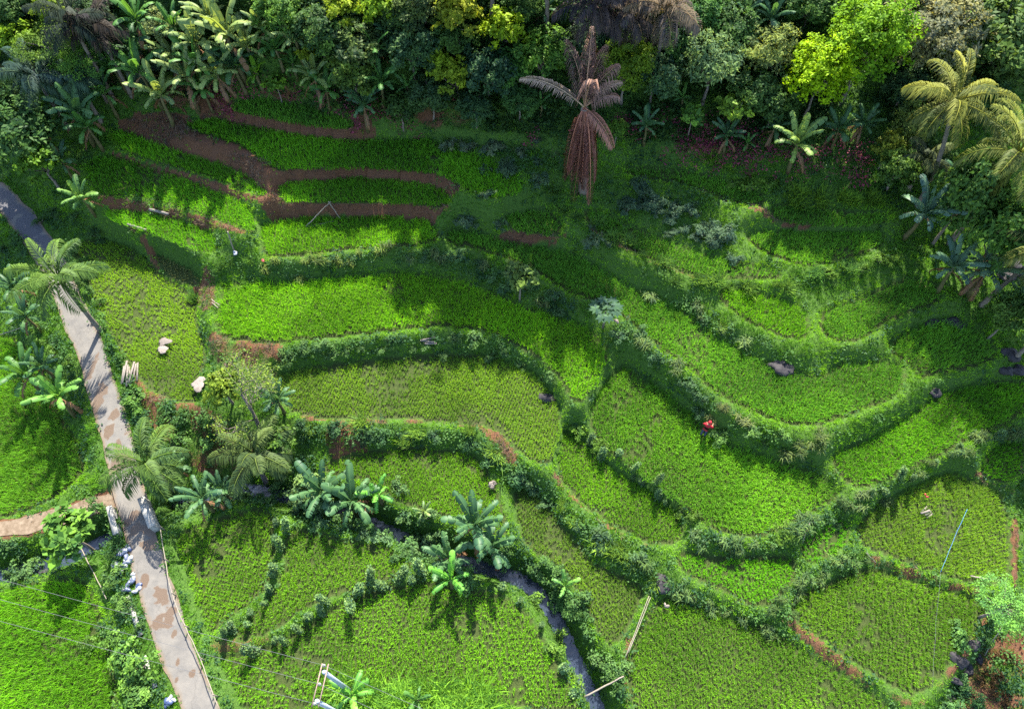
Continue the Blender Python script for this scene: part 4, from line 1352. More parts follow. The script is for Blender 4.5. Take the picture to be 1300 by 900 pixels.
def banana(px, py, lpx, kind, tint, label, group=None):
    sd, sh, L, nlf, dead = BPROTO[kind]
    if kind not in BAN: BAN[kind] = make_banana(sd, sh, L, nlf, MIDG, dead, .9 if kind == 'ragged' else .65)
    p = at_height(px, py, sh)
    for _ in range(4):
        s = (1.42 if py < 150 and px < 560 else 1.22) * lpx / px_scale(p) / L
        p = at_height(px, py, sh * s)
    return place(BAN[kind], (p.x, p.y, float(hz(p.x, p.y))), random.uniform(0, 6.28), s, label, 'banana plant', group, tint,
                 (random.uniform(-.09, .09), random.uniform(-.09, .09)))


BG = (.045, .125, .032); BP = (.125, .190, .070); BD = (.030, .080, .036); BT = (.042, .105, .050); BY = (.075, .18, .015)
for b in [
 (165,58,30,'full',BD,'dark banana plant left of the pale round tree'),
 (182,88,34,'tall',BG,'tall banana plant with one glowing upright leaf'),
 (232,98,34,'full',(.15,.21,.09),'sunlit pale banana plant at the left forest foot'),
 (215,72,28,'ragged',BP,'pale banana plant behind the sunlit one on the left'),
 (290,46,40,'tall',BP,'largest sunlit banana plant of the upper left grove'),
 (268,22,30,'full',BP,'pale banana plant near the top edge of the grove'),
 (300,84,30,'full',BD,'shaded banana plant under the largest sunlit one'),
 (326,94,22,'young',BY,'young bright banana plant on the reddish bank'),
 (258,112,24,'ragged',BG,'banana plant with withered leaves above the top terrace'),
 (92,142,32,'tall',BT,'tall banana plant above the left terraces'),
 (112,160,30,'full',BG,'full banana plant nearest the top of the left terraces'),
 (78,205,24,'full',BD,'dark banana plant on the slope above the road'),
 (200,122,32,'ragged',BP,'sunlit ragged banana plant at the foot of the grove, left of the topmost terrace'),
 (248,52,34,'full',BP,'pale banana plant in the middle of the grove, below the top edge one'),
 (172,26,30,'tall',BG,'banana plant near the top edge above the left pair'),
 (278,92,30,'ragged',BP,'pale ragged banana plant right above the topmost terrace'),
 (352,62,26,'full',BG,'banana plant under the dark tree left of the yellow green pair'),
 (60,170,26,'full',BD,'dark banana plant left of the two above the terraces'),
 (144,84,26,'full',BG,'banana plant under the thin bare trunk at upper left'),
 (312,56,30,'full',BP,'banana plant right of the largest sunlit one'),
 (252,80,30,'tall',BG,'banana plant between the largest sunlit one and the terrace'),
 (338,36,26,'full',BP,'banana plant left of the dark tree on the top edge'),
 (132,118,26,'full',BG,'banana plant behind the tall left one above the terraces'),
 (222,36,26,'full',BG,'banana plant behind the pale ones near the top edge'),
 (412,112,22,'ragged',BG,'ragged banana plant beside the low pale one'),
 (104,250,26,'full',(.09,.19,.05),'lone bright banana plant beside the left terraces'),
 (376,46,28,'full',BP,'pale banana plant left of the middle dark trees'),
 (402,98,28,'full',BP,'low pale banana plant at the middle forest foot'),
 (472,66,26,'tall',BG,'banana plant with lit upright leaf in the middle'),
 (482,104,28,'full',BG,'banana plant leaning out over the reddish bank'),
 (460,134,26,'full',BT,'lowest banana plant of the middle grove'),
 (518,108,18,'young',BG,'small banana plant right of the reddish bank plants'),
 (497,42,22,'full',BD,'half hidden banana plant behind the middle grove'),
 (438,26,20,'ragged',BD,'ragged banana plant between the yellow green trees'),
 (372,82,18,'young',BG,'small young banana plant left of the middle grove'),
 (690,16,24,'full',BD,'dark banana plant on the top edge by the grey palms'),
 (688,134,17,'young',BG,'young banana plant left of the dead palm'),
 (822,160,24,'full',BT,'low spreading banana plant right of the dead palm'),
 (868,124,17,'young',BG,'young banana plant under the blue green tree'),
 (926,172,24,'full',BD,'dark banana plant under the broad light leaved tree'),
 (950,182,15,'young',BG,'smallest banana plant beside the right bank'),
 (905,42,18,'tall',BG,'banana plant among dark trees right of the grey palms'),
 (948,18,22,'full',BD,'dark banana plant high on the right slope'),
 (868,86,18,'full',BD,'shaded banana plant behind the drooping pale tree'),
 (1016,182,38,'full',(.12,.20,.055),'lone fully lit banana plant under the lime tree'),
 (984,164,24,'full',BD,'dark banana plant left of the fully lit one'),
 (1068,164,26,'ragged',BD,'dark ragged banana plant right of the fully lit one'),
 (1098,158,24,'ragged',BD,'dark ragged banana plant under the yellow green tree'),
 (982,22,26,'tall',BD,'tall dark banana plant above the pale yellowish tree'),
 (1074,12,18,'young',BG,'young banana plant on the top edge by the yellow green tree'),
 (1172,268,42,'full',(.060,.125,.095),'large blue green banana plant at the right thicket'),
 (1212,342,38,'ragged',(.055,.115,.085),'wide ragged banana plant above the dark right paddy'),
 (1258,344,42,'ragged',(.060,.115,.080),'ragged banana plant in front of the right stream'),
 (1272,300,34,'tall',(.050,.105,.075),'tall shaded banana plant by the right edge'),
 (1292,378,26,'full',BT,'banana plant cut by the right edge'),
 (1215,228,30,'full',BT,'blue green banana plant between the coconut trunks'),
 (34,402,26,'full',BT,'banana plant left of the road beside the first palm'),
 (30,478,34,'full',BG,'upper banana plant of the roadside pair'),
 (68,504,36,'tall',(.07,.18,.04),'lower banana plant of the roadside pair'),
 (52,462,26,'full',BT,'pale banana plant behind the roadside pair'),
 (14,366,28,'full',BD,'banana plant under the palm at the left edge'),
 (256,634,34,'full',BT,'banana plant right of the bridge, left one of two'),
 (284,624,28,'full',BT,'banana plant right of the bridge, right one of two'),
 (412,622,44,'full',BT,'large banana plant at the left of the central clump'),
 (444,636,42,'ragged',BT,'ragged banana plant at the middle of the central clump'),
 (482,628,28,'young',(.07,.22,.04),'bright young banana plant at the right of the central clump'),
 (352,508,28,'full',BT,'banana plant behind the bare branched tree'),
 (602,668,44,'full',BT,'tallest banana plant of the stream clump'),
 (628,692,38,'full',BT,'right hand banana plant of the stream clump'),
 (574,706,36,'ragged',BT,'left hand banana plant of the stream clump'),
 (572,738,34,'young',(.07,.22,.035),'bright young banana plant in front of the stream clump'),
 (446,884,34,'young',(.075,.22,.04),'young banana plant beside the power poles'),
 (530,886,22,'young',BG,'small banana plant on the bottom grass mound'),
 (716,744,22,'young',(.085,.21,.05),'young banana plant on the right bank of the stream'),
 (536,650,16,'young',(.10,.17,.07),'small pale banana plant between the two big clumps'),
 (222,590,22,'full',BT,'small banana plant under the roadside palm'),
]:
    banana(*b)

# ---- palms: crown pixel, base pixel or height
def palm(cpx, bpx, h, seed, nf, Lpx, tint, label, name='coconut_palm', cat='coconut palm', **kw):
    if bpx:
        b = at_height(*bpx, 0)
        c = crown_over(b, *cpx)
    else:
        c = at_height(*cpx, h)
        b = Vector((c.x + kw.pop('lean', 0), c.y, 0)); b.z = float(hz(b.x, b.y))
    kw.pop('lean', 0)
    L = Lpx / px_scale(c)
    o = make_palm(seed, nf, L, tint, tuple(c - b), name=name, cat=cat, **kw)
    o.location = b
    return tag(o, label, cat)


PALMC = (.090, .135, .030)
palm((76,356), (128,420), 0, 501, 16, 62, (.055,.112,.030), 'palm leaning over the road with its shadow on the paving')
palm((186,590), (222,622), 0, 502, 13, 62, (.055,.110,.030), 'palm whose fronds hang over the road by the bridge')
palm((325,578), (338,612), 0, 503, 16, 58, (.058,.098,.034), 'low coconut palm left of the central banana clump')
palm((1210,132), (1165,262), 0, 504, 17, 72, (.110,.135,.035), 'sunlit coconut palm with yellowing fronds at the upper right', trunk_r=.17)
palm((1292,196), (1205,310), 0, 505, 17, 84, (.085,.115,.030), 'coconut palm leaning right with the long bare trunk', trunk_r=.17)
palm((1330,318), (1246,388), 0, 506, 15, 66, (.075,.10,.032), 'coconut palm cut by the right edge, trunk crossing the bananas', trunk_r=.16)
DP = (.018, .030, .027)
palm((46,100), None, 5, 511, 14, 52, (.030,.062,.052), 'dark blue green palm at the left forest edge', 'sugar_palm', 'palm', nuts=False, ll=.9)
palm((92,32), None, 7, 512, 14, 52, DP, 'dark palm in the upper left forest, left of two', 'sugar_palm', 'palm', nuts=False, ll=.9)
palm((124,40), None, 6, 513, 13, 44, (.022,.020,.022), 'dark purplish palm in the upper left forest, right of two', 'sugar_palm', 'palm', nuts=False, ll=.9)
palm((98,104), None, 4, 514, 13, 30, (.04,.085,.06), 'small feathery palm above the tall left banana', 'sugar_palm', 'palm', nuts=False, ll=.8)
palm((756,10), None, 6.5, 515, 17, 62, (.050,.042,.052), 'grey purple palm on the top edge, left of the pale tipped pair', 'sugar_palm', 'palm', nuts=False, ll=1.0)
palm((846,16), None, 6.5, 516, 17, 60, (.11,.095,.085), 'pale tipped grey palm on the top edge, right of the pair', 'sugar_palm', 'palm', nuts=False, ll=1.0)
palm((800,24), None, 6, 517, 13, 46, (.06,.052,.055), 'small greyish palm between the two top edge palms', 'sugar_palm', 'palm', nuts=False, ll=.9)
palm((1175,205), None, 3, 518, 12, 34, (.06,.085,.04), 'low dark palm under the first coconut crown', 'sugar_palm', 'palm', nuts=False, ll=.7)
palm((182,90), None, 2, 519, 10, 26, (.04,.07,.05), 'small dark palm hidden among the upper left bananas', 'sugar_palm', 'palm', nuts=False, ll=.7)


def dead_palm():
    b = at_height(740, 244, 0)
    c = crown_over(b, 742, 138)
    root = empty('dead_sugar_palm', b)
    tag(root, 'dead brown sugar palm with fronds hanging down its trunk', 'palm')
    vec = np.array(c - b)
    G = Geo().tube(vec[None] * np.linspace(-.03, 1, 12)[:, None], np.linspace(.34, .24, 12) * (1 + .12 * (np.arange(12) % 2)), 10)
    link('trunk', G.mesh('trunk', M_BARK, True), root)
    s = px_scale(c)
    g = np.random.default_rng(99)

    def fr(az, L, el, droop, tint, tw=0, hang=.5, ll=.75, pw=1.5):
        f = frond_geo(int(g.integers(1e6)), L, el, droop, 46, ll, hang, .040, None, tw, pw)
        o = link('frond', f.mesh('frond', M_DRY), root, tint)
        o.location = vec + np.array([0, 0, .1]); o.rotation_euler = (0, 0, az)
    br = (.135, .060, .047)
    for i in range(17):     # the skirt of hanging dead fronds
        a = (R(-135), R(-45), R(-90))[i % 3] + g.uniform(-.5, .5) if i < 14 else g.uniform(0, 6.28)
        st = g.uniform(-70, -8) if i % 4 == 0 else g.uniform(-66, -34)
        fr(a, vec[2] * g.uniform(.35, .99), R(st), R(88 + st) + g.normal(0, .03), tuple(np.array(br) * g.uniform(.45, 1.5)), g.uniform(-.06, .06), g.uniform(.8, 1.3), g.uniform(.45, .75), .3)
    for az, el, dr, L in ((95, 84, 20, 5.6), (60, 76, 38, 4.4), (125, 74, 42, 4.8), (85, 70, 35, 4.6), (-90, 82, 50, 4.2), (20, 70, 60, 3.8)):
        fr(R(az), L, R(el), R(dr), tuple(np.array((.15, .095, .075)) * g.uniform(.7, 1.3)), g.uniform(-.08, .08), .95, 1.0)
    fr(R(160), 5.2, R(34), R(58), (.21, .17, .13), 0, .55, .8)
    fr(R(30), 3.3, R(40), R(60), (.19, .14, .105), 0, .5, .7)
    fr(R(10), 2.7, R(40), R(75), (.17, .11, .085), 0, .8, .7)
    fr(R(-60), 4.0, R(10), R(60), (.16, .08, .06), 0, .9, .6)


dead_palm()


def bare_tree():
    b = at_height(334, 556, 0)
    root = empty('bare_tree', b)
    tag(root, 'nearly leafless tree with pale twigs beside the yellowish paddy', 'tree')
    g = np.random.default_rng(5)
    G, T = Geo(), Geo()
    top = np.array(at_height(306, 500, 3.6) - b)
    pts = np.array([[0, 0, -.3], top * .35 + [.15, 0, 0], top * .7 + [.1, .1, 0], top])
    G.tube(pts, [.17, .14, .11, .08], 8)
    lp, la = [], []

    def grow(p, d, l, r, depth):
        q = p + d * l
        m = (p + q) / 2 + g.normal(0, .06 * l, 3)
        (G if depth < 2 else T).tube([p, m, q], [r, r * .8, r * .6], 5 if depth < 2 else 4)
        if depth >= 2:
            for _ in range(3): lp.append(q + g.normal(0, .2, 3))
        if depth == 3: return
        for _ in range(3 if depth else 4):
            nd = unit(d + g.normal(0, .55, 3) + np.array([0, 0, .15]))
            grow(q, nd, l * g.uniform(.6, .85), r * .6, depth + 1)
    for s in (.45, .7, 1.0):
        p = pts[0] + (top - pts[0]) * s
        for _ in range(2):
            grow(p, unit(np.array([g.normal(-.2, .8), g.normal(.2, .8), .7])), 1.25, .055, 0)
    link('trunk', G.mesh('trunk', M_BARK, True), root)
    link('twig_crown', T.mesh('twig_crown', M_WOOD), root)
    lp = np.array(lp); lp = lp[g.random(len(lp)) < .55]; lp = np.repeat(lp, 5, 0) + g.normal(0, .16, (len(lp) * 5, 3))
    n = len(lp)
    nrm = unit(np.array([0, 0, .8]) + g.normal(0, .5, (n, 3))); ax = unit(np.cross(nrm, g.normal(0, 1, (n, 3)))); sd = unit(np.cross(nrm, ax))
    LL = g.uniform(.10, .2, n)
    V, F, C = leaves(lp, ax, sd, LL, LL * .5, g.random(n), fold=.1)
    link('foliage', mesh_from('foliage', V, F, C, M_LEAF), root, (.095, .16, .03))


bare_tree()


def papaya():
    p = at_height(769, 396, 2.0)
    root = empty('papaya_tree', (p.x, p.y, float(hz(p.x, p.y))))
    tag(root, 'blue green papaya tree with a star of lobed leaves on the hedge bund', 'papaya tree')
    link('trunk', Geo().tube([(0, 0, -.2), (.03, 0, 1), (0, .03, 2.1)], [.1, .08, .06], 8).mesh('trunk', M_BARK, True), root)
    g = np.random.default_rng(8)
    for i in range(15):
        G = Geo()
        L = .95 * g.uniform(.8, 1.15)
        el = g.uniform(-.1, .8)
        L *= (.45 if i > 9 else 1); e = np.array([math.cos(el) * L, 0, math.sin(el) * L])
        G.tube([(0, 0, 0), e * .5 + [0, 0, .05], e], [.018, .014, .01], 4, .9)
        for k in range(7):
            a = (k - 3) * .8
            d = np.array([math.cos(a), math.sin(a), -.25]); s_ = np.array([-math.sin(a), math.cos(a), 0])
            l = .55 * (1 - .07 * abs(k - 3))
            t_ = g.uniform(.2, .9)
            G.add([e, e + d * l * .55 + s_ * .11, e + d * l, e + d * l * .55 - s_ * .11], [(0, 1, 2, 3)], t_)
        o = link('leaf', G.mesh('leaf', M_LEAF), root, (.030, .075, .052))
        o.location = (0, .03, 2.1); o.rotation_euler = (0, 0, i * 2.4)


papaya()

# ---- hedges of single plants along the bunds
SHR = {
 'leafy': [lambda s=s: make_shrub('leafy_shrub', s, .85, 26, .20, MIDG) for s in (31, 32, 33)],
 'pale':  [lambda s=s: make_shrub('pale_shrub', s, .85, 26, .17, (.06, .115, .045), .42) for s in (34, 35)],
 'cane':  [lambda s=s: strap_clump('maize_clump', s, .58, 11, (.090, .150, .060), 'maize clump', .032, 1.0, 8) for s in (36, 37, 38)],
 'reed':  [lambda s=s: strap_clump('reed_clump', s, .6, 12, (.060, .110, .042), 'reed clump', .026, .7, 14) for s in (39, 40)],
 'cassava': [lambda s=s: make_shrub('cassava_shrub', s, .9, 26, .30, (.070, .125, .070), .24) for s in (41, 42)],
 'bean':  [lambda s=s: bean_stake(s, 1.55, (.080, .165, .075)) for s in (43, 44, 45)],
 'tussock': [lambda s=s: tussock(s, 1.0, 260, (.085, .175, .030)) for s in (46, 47)],
}
SP = {}
ORD = ['first', 'second', 'third', 'fourth', 'fifth', 'sixth', 'seventh', 'eighth', 'ninth', 'tenth', 'eleventh', 'twelfth', 'thirteenth', 'fourteenth', 'fifteenth', 'sixteenth', 'seventeenth', 'eighteenth', 'nineteenth', 'twentieth']
ORD += ['twenty-' + o for o in ORD[:9]] + ['thirtieth'] + ['thirty-' + o for o in ORD[:9]] + ['fortieth'] + ['forty-' + o for o in ORD[:9]]
WORD = {'leafy': 'leafy shrub', 'pale': 'pale leafed shrub', 'cane': 'maize clump', 'reed': 'whitish reed clump', 'cassava': 'cassava shrub', 'bean': 'bean covered stake', 'tussock': 'long grass tussock'}


def shrub(kind, x, y, s, tint=None):
    if kind not in SP: SP[kind] = [f() for f in SHR[kind]]
    pr = SP[kind][int(rng.integers(len(SP[kind])))]
    j = rng.uniform(.70, 1.05)
    o = place(pr, (x, y, float(hz(x, y)) - .03), rng.uniform(0, 6.28), (s * rng.uniform(.8, 1.2), s * rng.uniform(.8, 1.2), s * rng.uniform(.6, 1.25)), None, pr['category'], None, None, (rng.normal(0, .16), rng.normal(0, .16)))
    for c in ([o] if o.type == 'MESH' else o.children):
        if c.name.split('.')[0] in ('foliage', 'vine', 'grass_tussock'):
            b = tint or c.color[:3]
            if pr.get('tone') is None: pass
            c.color = (*[q * j for q in b], 1)
    return o


BASE_TINT = {'leafy': MIDG, 'pale': (.06, .115, .045), 'cane': (.090, .150, .060), 'reed': (.060, .110, .042), 'cassava': (.070, .125, .070), 'bean': (.080, .165, .075), 'tussock': (.085, .175, .030)}


HLINES = []


def hedge(line, kind, step, size, where, tint=None, jit=.3, mix=None):
    """single plants along a line traced in the photo, named from its left end"""
    pts = []
    for px, py in line:
        q = at_height(px, py, .3)
        pts.append((q.x, q.y))
    L = resample(chaikin(np.array(pts), 1, False), step)
    cnt = {}
    if kind not in ('cassava', 'tussock', 'bean', 'reed'): HLINES.append((np.c_[L, np.zeros(len(L))], size))
    for x, y in L:
        x += rng.normal(0, jit); y += rng.normal(0, jit)
        k = kind if not mix or rng.random() > .35 else mix
        if cell(ROADM, x, y): continue
        o = shrub(k, x, y, size * .84 * rng.uniform(.65, 1.25), tint if (tint and k == kind) else BASE_TINT[k])
        i = cnt.get(k, 0); cnt[k] = i + 1
        tag(o, f'{ORD[min(i, 48)]} {WORD[k]} from left {where}', None, f'{WORD[k]}s {where}')


hedge([(336,344),(400,338),(440,330),(480,320)], 'cane', 1.15, .95, 'along the bund under the bright patchy paddy', (.085,.14,.035))
hedge([(500,320),(540,322),(575,328),(612,342),(650,357),(690,378),(725,392)], 'leafy', 1.05, .95, 'on the long hedge bund before the papaya', (.038,.095,.045), .35, 'cane')
hedge([(790,415),(815,432),(842,460),(868,486),(898,522)], 'leafy', 1.1, .9, 'on the long hedge bund after the papaya', (.040,.095,.050), .35, 'reed')
hedge([(925,538),(960,556),(1000,562)], 'leafy', 1.2, .9, 'on the bund end near the person in red', (.06,.14,.04), .3)
hedge([(368,446),(420,441),(480,433),(540,430),(600,432),(640,444),(670,462),(700,486)], 'leafy', 1.15, .85, 'on the bund between the sunlit and olive paddies', (.050,.115,.042), .3)
hedge([(384,552),(430,546),(480,550),(530,558),(580,556),(612,560),(634,590),(646,604)], 'leafy', 1.15, 1.0, 'on the bank below the olive paddy', (.036,.095,.045), .35, 'tussock')
hedge([(654,600),(682,622),(712,648),(742,674),(772,694),(800,716),(826,736)], 'leafy', .95, 1.0, 'on the bank above the thin yellowish paddy', (.050,.110,.055), .4, 'tussock')
hedge([(826,730),(858,752),(900,768),(940,786),(975,798),(1000,780),(1010,752)], 'cane', .9, .9, 'on the ditch bank above the bottom right paddies', (.058,.115,.040), .35, 'reed')
hedge([(742,548),(770,576),(810,603),(848,635),(872,660)], 'bean', .8, .9, 'along the left side of the broad vivid paddy', (.092,.180,.080), .2, 'leafy')
hedge([(880,684),(920,690),(985,690),(1030,666),(1080,640)], 'cane', .8, .95, 'on the hedge along the foot of the broad vivid paddy', (.058,.118,.044), .3, 'leafy')
hedge([(1090,636),(1130,624),(1182,590),(1240,560),(1300,542)], 'bean', .8, .85, 'on the hedge at the right below the mottled paddy', (.092,.180,.080), .25, 'reed')
hedge([(1098,704),(1050,724),(1012,744),(994,764)][::-1], 'cane', .75, .8, 'beside the tiny paddy nook', (.058,.115,.040), .25)
hedge([(640,700),(672,718),(700,742),(735,772),(750,802),(772,842),(792,882)], 'leafy', 1.0, .95, 'on the right bank of the stream', (.052,.125,.042), .45)
hedge([(646,742),(668,762),(686,785),(702,815),(722,852),(742,886)], 'bean', 1.0, 1.0, 'on the left bank of the stream', (.092,.180,.080), .3, 'leafy')
hedge([(330,826),(352,812),(392,790),(420,770),(446,754),(480,744),(512,738),(540,734)], 'bean', .85, 1.15, 'on the curved bund of the largest bottom paddy', (.092,.180,.080), .2)
hedge([(352,664),(354,700),(346,738),(330,768),(300,792),(280,804)][::-1], 'bean', .75, 1.05, 'on the bund right of the dark triangular paddy', (.092,.180,.080), .2)
hedge([(385,650),(420,658),(455,672),(490,684),(520,700),(545,712),(575,724),(600,735)], 'leafy', .85, 1.0, 'leaning over the stream between the banana clumps', (.050,.125,.045), .35)
hedge([(500,640),(520,660),(545,680),(520,700),(560,690)], 'leafy', 1.3, 1.15, 'between the central and stream banana clumps', (.060,.130,.060), .5)
hedge([(225,640),(262,648),(300,634),(340,640),(356,622)], 'leafy', 1.1, 1.15, 'over the stream right of the bridge', (.045,.11,.04), .4)
hedge([(372,655),(430,672),(480,682),(525,706)], 'leafy', 1.25, .95, 'in front of the central banana clump', (.060,.130,.070), .35)
hedge([(440,888),(490,880),(540,876),(590,884),(640,900),(600,896),(540,890),(480,896)], 'tussock', .6, 1.3, 'on the bottom grass mound', (.10,.24,.03), .35)
hedge([(590,270),(615,275),(600,260),(632,262)], 'cassava', 1.2, 1.1, 'in the patch under the brown banks', (.060,.115,.070), .4)
hedge([(610,205),(640,215),(672,212),(690,228)], 'cassava', 1.1, .9, 'in the lower patch left of the dead palm', (.055,.11,.065), .5)
hedge([(850,300),(880,312),(915,312),(935,325)], 'cassava', 1.1, .8, 'at the right end of the shaded strip', (.045,.095,.062), .4)
hedge([(560,184),(600,188),(640,190),(680,192)], 'cassava', 1.3, 1.0, 'at the forest foot left of the dead palm', (.085,.135,.085), .4)
hedge([(740,290),(755,302),(770,312)], 'cassava', 1.1, .9, 'in the small patch under the dead palm', (.060,.110,.065), .4)
hedge([(800,238),(830,255),(860,270),(890,285),(925,300)], 'cassava', 1.0, 1.0, 'in the upper row of the shaded cassava strip', (.045,.095,.062), .4)
hedge([(790,252),(820,268),(850,282),(880,296),(905,305)], 'cassava', 1.0, .9, 'in the lower row of the shaded cassava strip', (.045,.095,.062), .4)
hedge([(820,385),(850,378),(880,392),(905,415),(940,440)], 'cane', 1.1, .95, 'on the bund left of the bright rounded pocket', (.062,.115,.042), .35, 'tussock')
hedge([(700,250),(740,275),(790,300),(830,325),(860,350)], 'tussock', 1.5, .9, 'on the bund below the shaded paddy strip', (.06,.14,.03), .3)
hedge([(1040,350),(1075,345),(1105,340),(1125,322)], 'tussock', 1.2, 1.1, 'on the bank above the half shaded paddy', (.05,.13,.03), .4, 'leafy')
hedge([(890,362),(915,356),(960,358),(1000,370)], 'tussock', 1.2, .9, 'on the bund above the bright rounded pocket', (.075,.165,.03), .3)
hedge([(1000,560),(1020,556),(1040,548)], 'reed', .8, 1.1, 'under the bund corner right of the vivid paddy', (.062,.105,.038), .35)
hedge([(905,520),(925,526),(912,535),(932,540)], 'reed', .8, 1.0, 'beside the person in red', (.075,.11,.045), .3)
hedge([(150,740),(158,770),(170,800)], 'leafy', 1.1, 1.0, 'on the left verge below the rubbish heap', (.06,.135,.04), .3)
hedge([(132,800),(150,830),(170,850),(160,880),(190,890)], 'leafy', 1.1, 1.25, 'in the thicket left of the road at the bottom', (.075,.175,.04), .5)
hedge([(5,725),(20,740),(40,700),(10,700)], 'leafy', 1.3, 1.2, 'by the stream at the left edge', (.055,.125,.05), .4)
hedge([(125,650),(140,660),(150,700)], 'leafy', 1.1, 1.1, 'between the track and the bridge wall', (.05,.125,.04), .35)
hedge([(100,320),(108,370),(118,400),(135,430),(150,455)], 'leafy', 1.2, .85, 'on the right verge beside the pale paddy', (.05,.13,.03), .3)
hedge([(160,500),(180,540),(200,570),(215,560)], 'leafy', 1.3, 1.1, 'on the right verge above the roadside palm', (.05,.125,.03), .5)
hedge([(210,520),(235,535),(255,528),(275,545)], 'leafy', 1.2, 1.0, 'below the curved end of the pale paddy', (.045,.12,.035), .4)
hedge([(60,410),(80,440),(88,470),(100,510)], 'leafy', 1.4, .9, 'on the left verge by the roadside bananas', (.065,.15,.03), .4)
hedge([(0,250),(15,290),(30,320),(8,320)], 'leafy', 1.3, 1.0, 'on the left verge at the road bend', (.03,.085,.035), .4)
hedge([(60,270),(80,290),(95,275),(110,290),(120,310)], 'leafy', 1.3, 1.05, 'between the road and the lone bright banana', (.04,.10,.035), .4)
hedge([(1210,800),(1225,820),(1240,800),(1250,780)], 'leafy', 1.2, 1.1, 'under the feathery light green tree', (.065,.16,.05), .4)
hedge([(1240,890),(1215,880),(1200,895)], 'leafy', 1.2, 1.0, 'beside the rocks at the bottom right', (.05,.13,.05), .4)
hedge([(1250,860),(1280,850),(1265,880),(1295,875),(1290,830),(1260,835)], 'leafy', .8, .55, 'with reddish leaves at the bottom right corner', (.06,.040,.02), .4)
hedge([(255,360),(280,340),(300,330),(320,340)], 'tussock', 1.2, .95, 'on the bank right of the dry grass lens', (.06,.15,.03), .4)
hedge([(900,205),(930,215),(960,225),(990,240),(1030,246),(1070,250),(1110,240)], 'tussock', 1.4, 1.1, 'along the forest foot above the shaded terraces', (.075,.17,.02), .5, 'leafy')

build_growth()

# ------------------------------------------------------------------ made things
def one(name, G, mat, loc, label, cat, rz=0, smooth=False, group=None):
    o = link(name, G.mesh(name, mat, smooth))
    o.location = loc; o.rotation_euler = (0, 0, rz)
    return tag(o, label, cat, group)


def pole_between(a, b, r0, r1, name, mat, label, cat, sag=0, n=7, ha=.1, hb=.1, group=None):
    pa, pb = at_height(*a, ha), at_height(*b, hb)
    d = np.array(pb - pa)
    t = np.linspace(0, 1, 10)
    pts = d[None] * t[:, None]; pts[:, 2] -= sag * 4 * t * (1 - t)
    pts[1:-1] += rng.normal(0, .012, (8, 3))
    return one(name, Geo().tube(pts, np.linspace(r0, r1, 10), n), mat, pa, label, cat, 0, True, group)


# bridge walls
def wall(a, b, h, label, th=.28, lift=0):
    pa, pb = at_height(*a, 0), at_height(*b, 0)
    d = pb - pa
    L = math.hypot(d.x, d.y); rz = math.atan2(d.y, d.x)
    z = max(float(hz(pa.x, pa.y)), float(hz(pb.x, pb.y)), .3)
    root = empty('parapet_wall', ((pa.x + pb.x) / 2, (pa.y + pb.y) / 2, z - .4)); root.rotation_euler = (0, 0, rz)
    tag(root, label, 'wall')
    wb = link('wall_body', Geo().box((0, 0, h / 2), (L, th, h + .3), 0, .5, .012).mesh('wall_body', M_CONC), root)
    link('coping', Geo().box((0, 0, h + .19), (L + .06, th + .08, .07), 0, .5, .008).mesh('coping', M_CONC), wb)


wall((145,648), (154,682), 1.0, 'white bridge wall on the left side of the road')
wall((187,638), (201,674), 1.2, 'white bridge wall on the right side of the road', .45)
wall((163,758), (180,806), .35, 'low grey roadside wall below the rubbish heap', .2)
wall((184,834), (198,872), .35, 'lowest roadside wall at the bottom left', .2)


def rail():
    pix = [(203,668),(208,700),(216,745),(226,775),(236,797),(252,830),(270,880),(280,905)]
    ps = [at_height(px, py, .75) for px, py in pix]
    root = empty('bamboo_rail', (ps[0].x, ps[0].y, float(hz(ps[0].x, ps[0].y))))
    tag(root, 'long pale bamboo rail on posts beside the road', 'rail')
    o = np.array(root.location)
    P = np.array([np.array(p) - o for p in ps])
    P = resample(P, .6); P += rng.normal(0, .015, P.shape)
    link('handrail', Geo().tube(P, .030, 7).mesh('handrail', M_BAMBOO, True), root)
    for k in range(0, len(P), 4):
        q = P[k]
        g = float(hz(q[0] + o[0], q[1] + o[1])) - o[2]
        link('post', Geo().tube([(q[0], q[1], g - .3), (q[0] + .02, q[1], q[2] + .12)], [.045, .04], 7).mesh('post', M_BAMBOO, True), root)


rail()
pole_between((794,834), (824,756), .032, .024, 'bamboo_pole', M_BAMBOO, 'left long white bamboo pole lying on the bund', 'bamboo pole', ha=.35, hb=.35)
pole_between((798,828), (826,758), .032, .024, 'bamboo_pole', M_BAMBOO, 'right long white bamboo pole lying on the bund', 'bamboo pole', ha=.42, hb=.42)
pole_between((742,884), (792,858), .06, .05, 'bamboo_bridge_pole', M_BAMBOO, 'bamboo pole laid across the stream as a footbridge', 'bamboo pole', ha=.9, hb=.5)
pole_between((100,690), (135,760), .04, .025, 'bamboo_pole', M_BAMBOO, 'thin bamboo pole slanting through the weeds left of the bridge', 'bamboo pole', ha=1.0, hb=.6)
pole_between((0,425), (28,416), .035, .03, 'bamboo_pole', M_BAMBOO, 'short pole lying in the shaded grass at the left edge', 'bamboo pole', ha=.7, hb=.7)
pole_between((1250,832), (1272,795), .035, .025, 'bamboo_pole', M_BAMBOO, 'leaning pole under the feathery light green tree', 'bamboo pole', ha=.3, hb=1.4)
pole_between((1018,690), (1028,664), .035, .025, 'bamboo_pole', M_BAMBOO, 'short stick stuck beside the tiny paddy nook', 'bamboo pole', ha=.3, hb=.8)
pole_between((1100,702), (1112,714), .03, .025, 'bamboo_pole', M_WOOD, 'small stick across the ditch by the square paddy', 'stick', ha=.4, hb=.4)
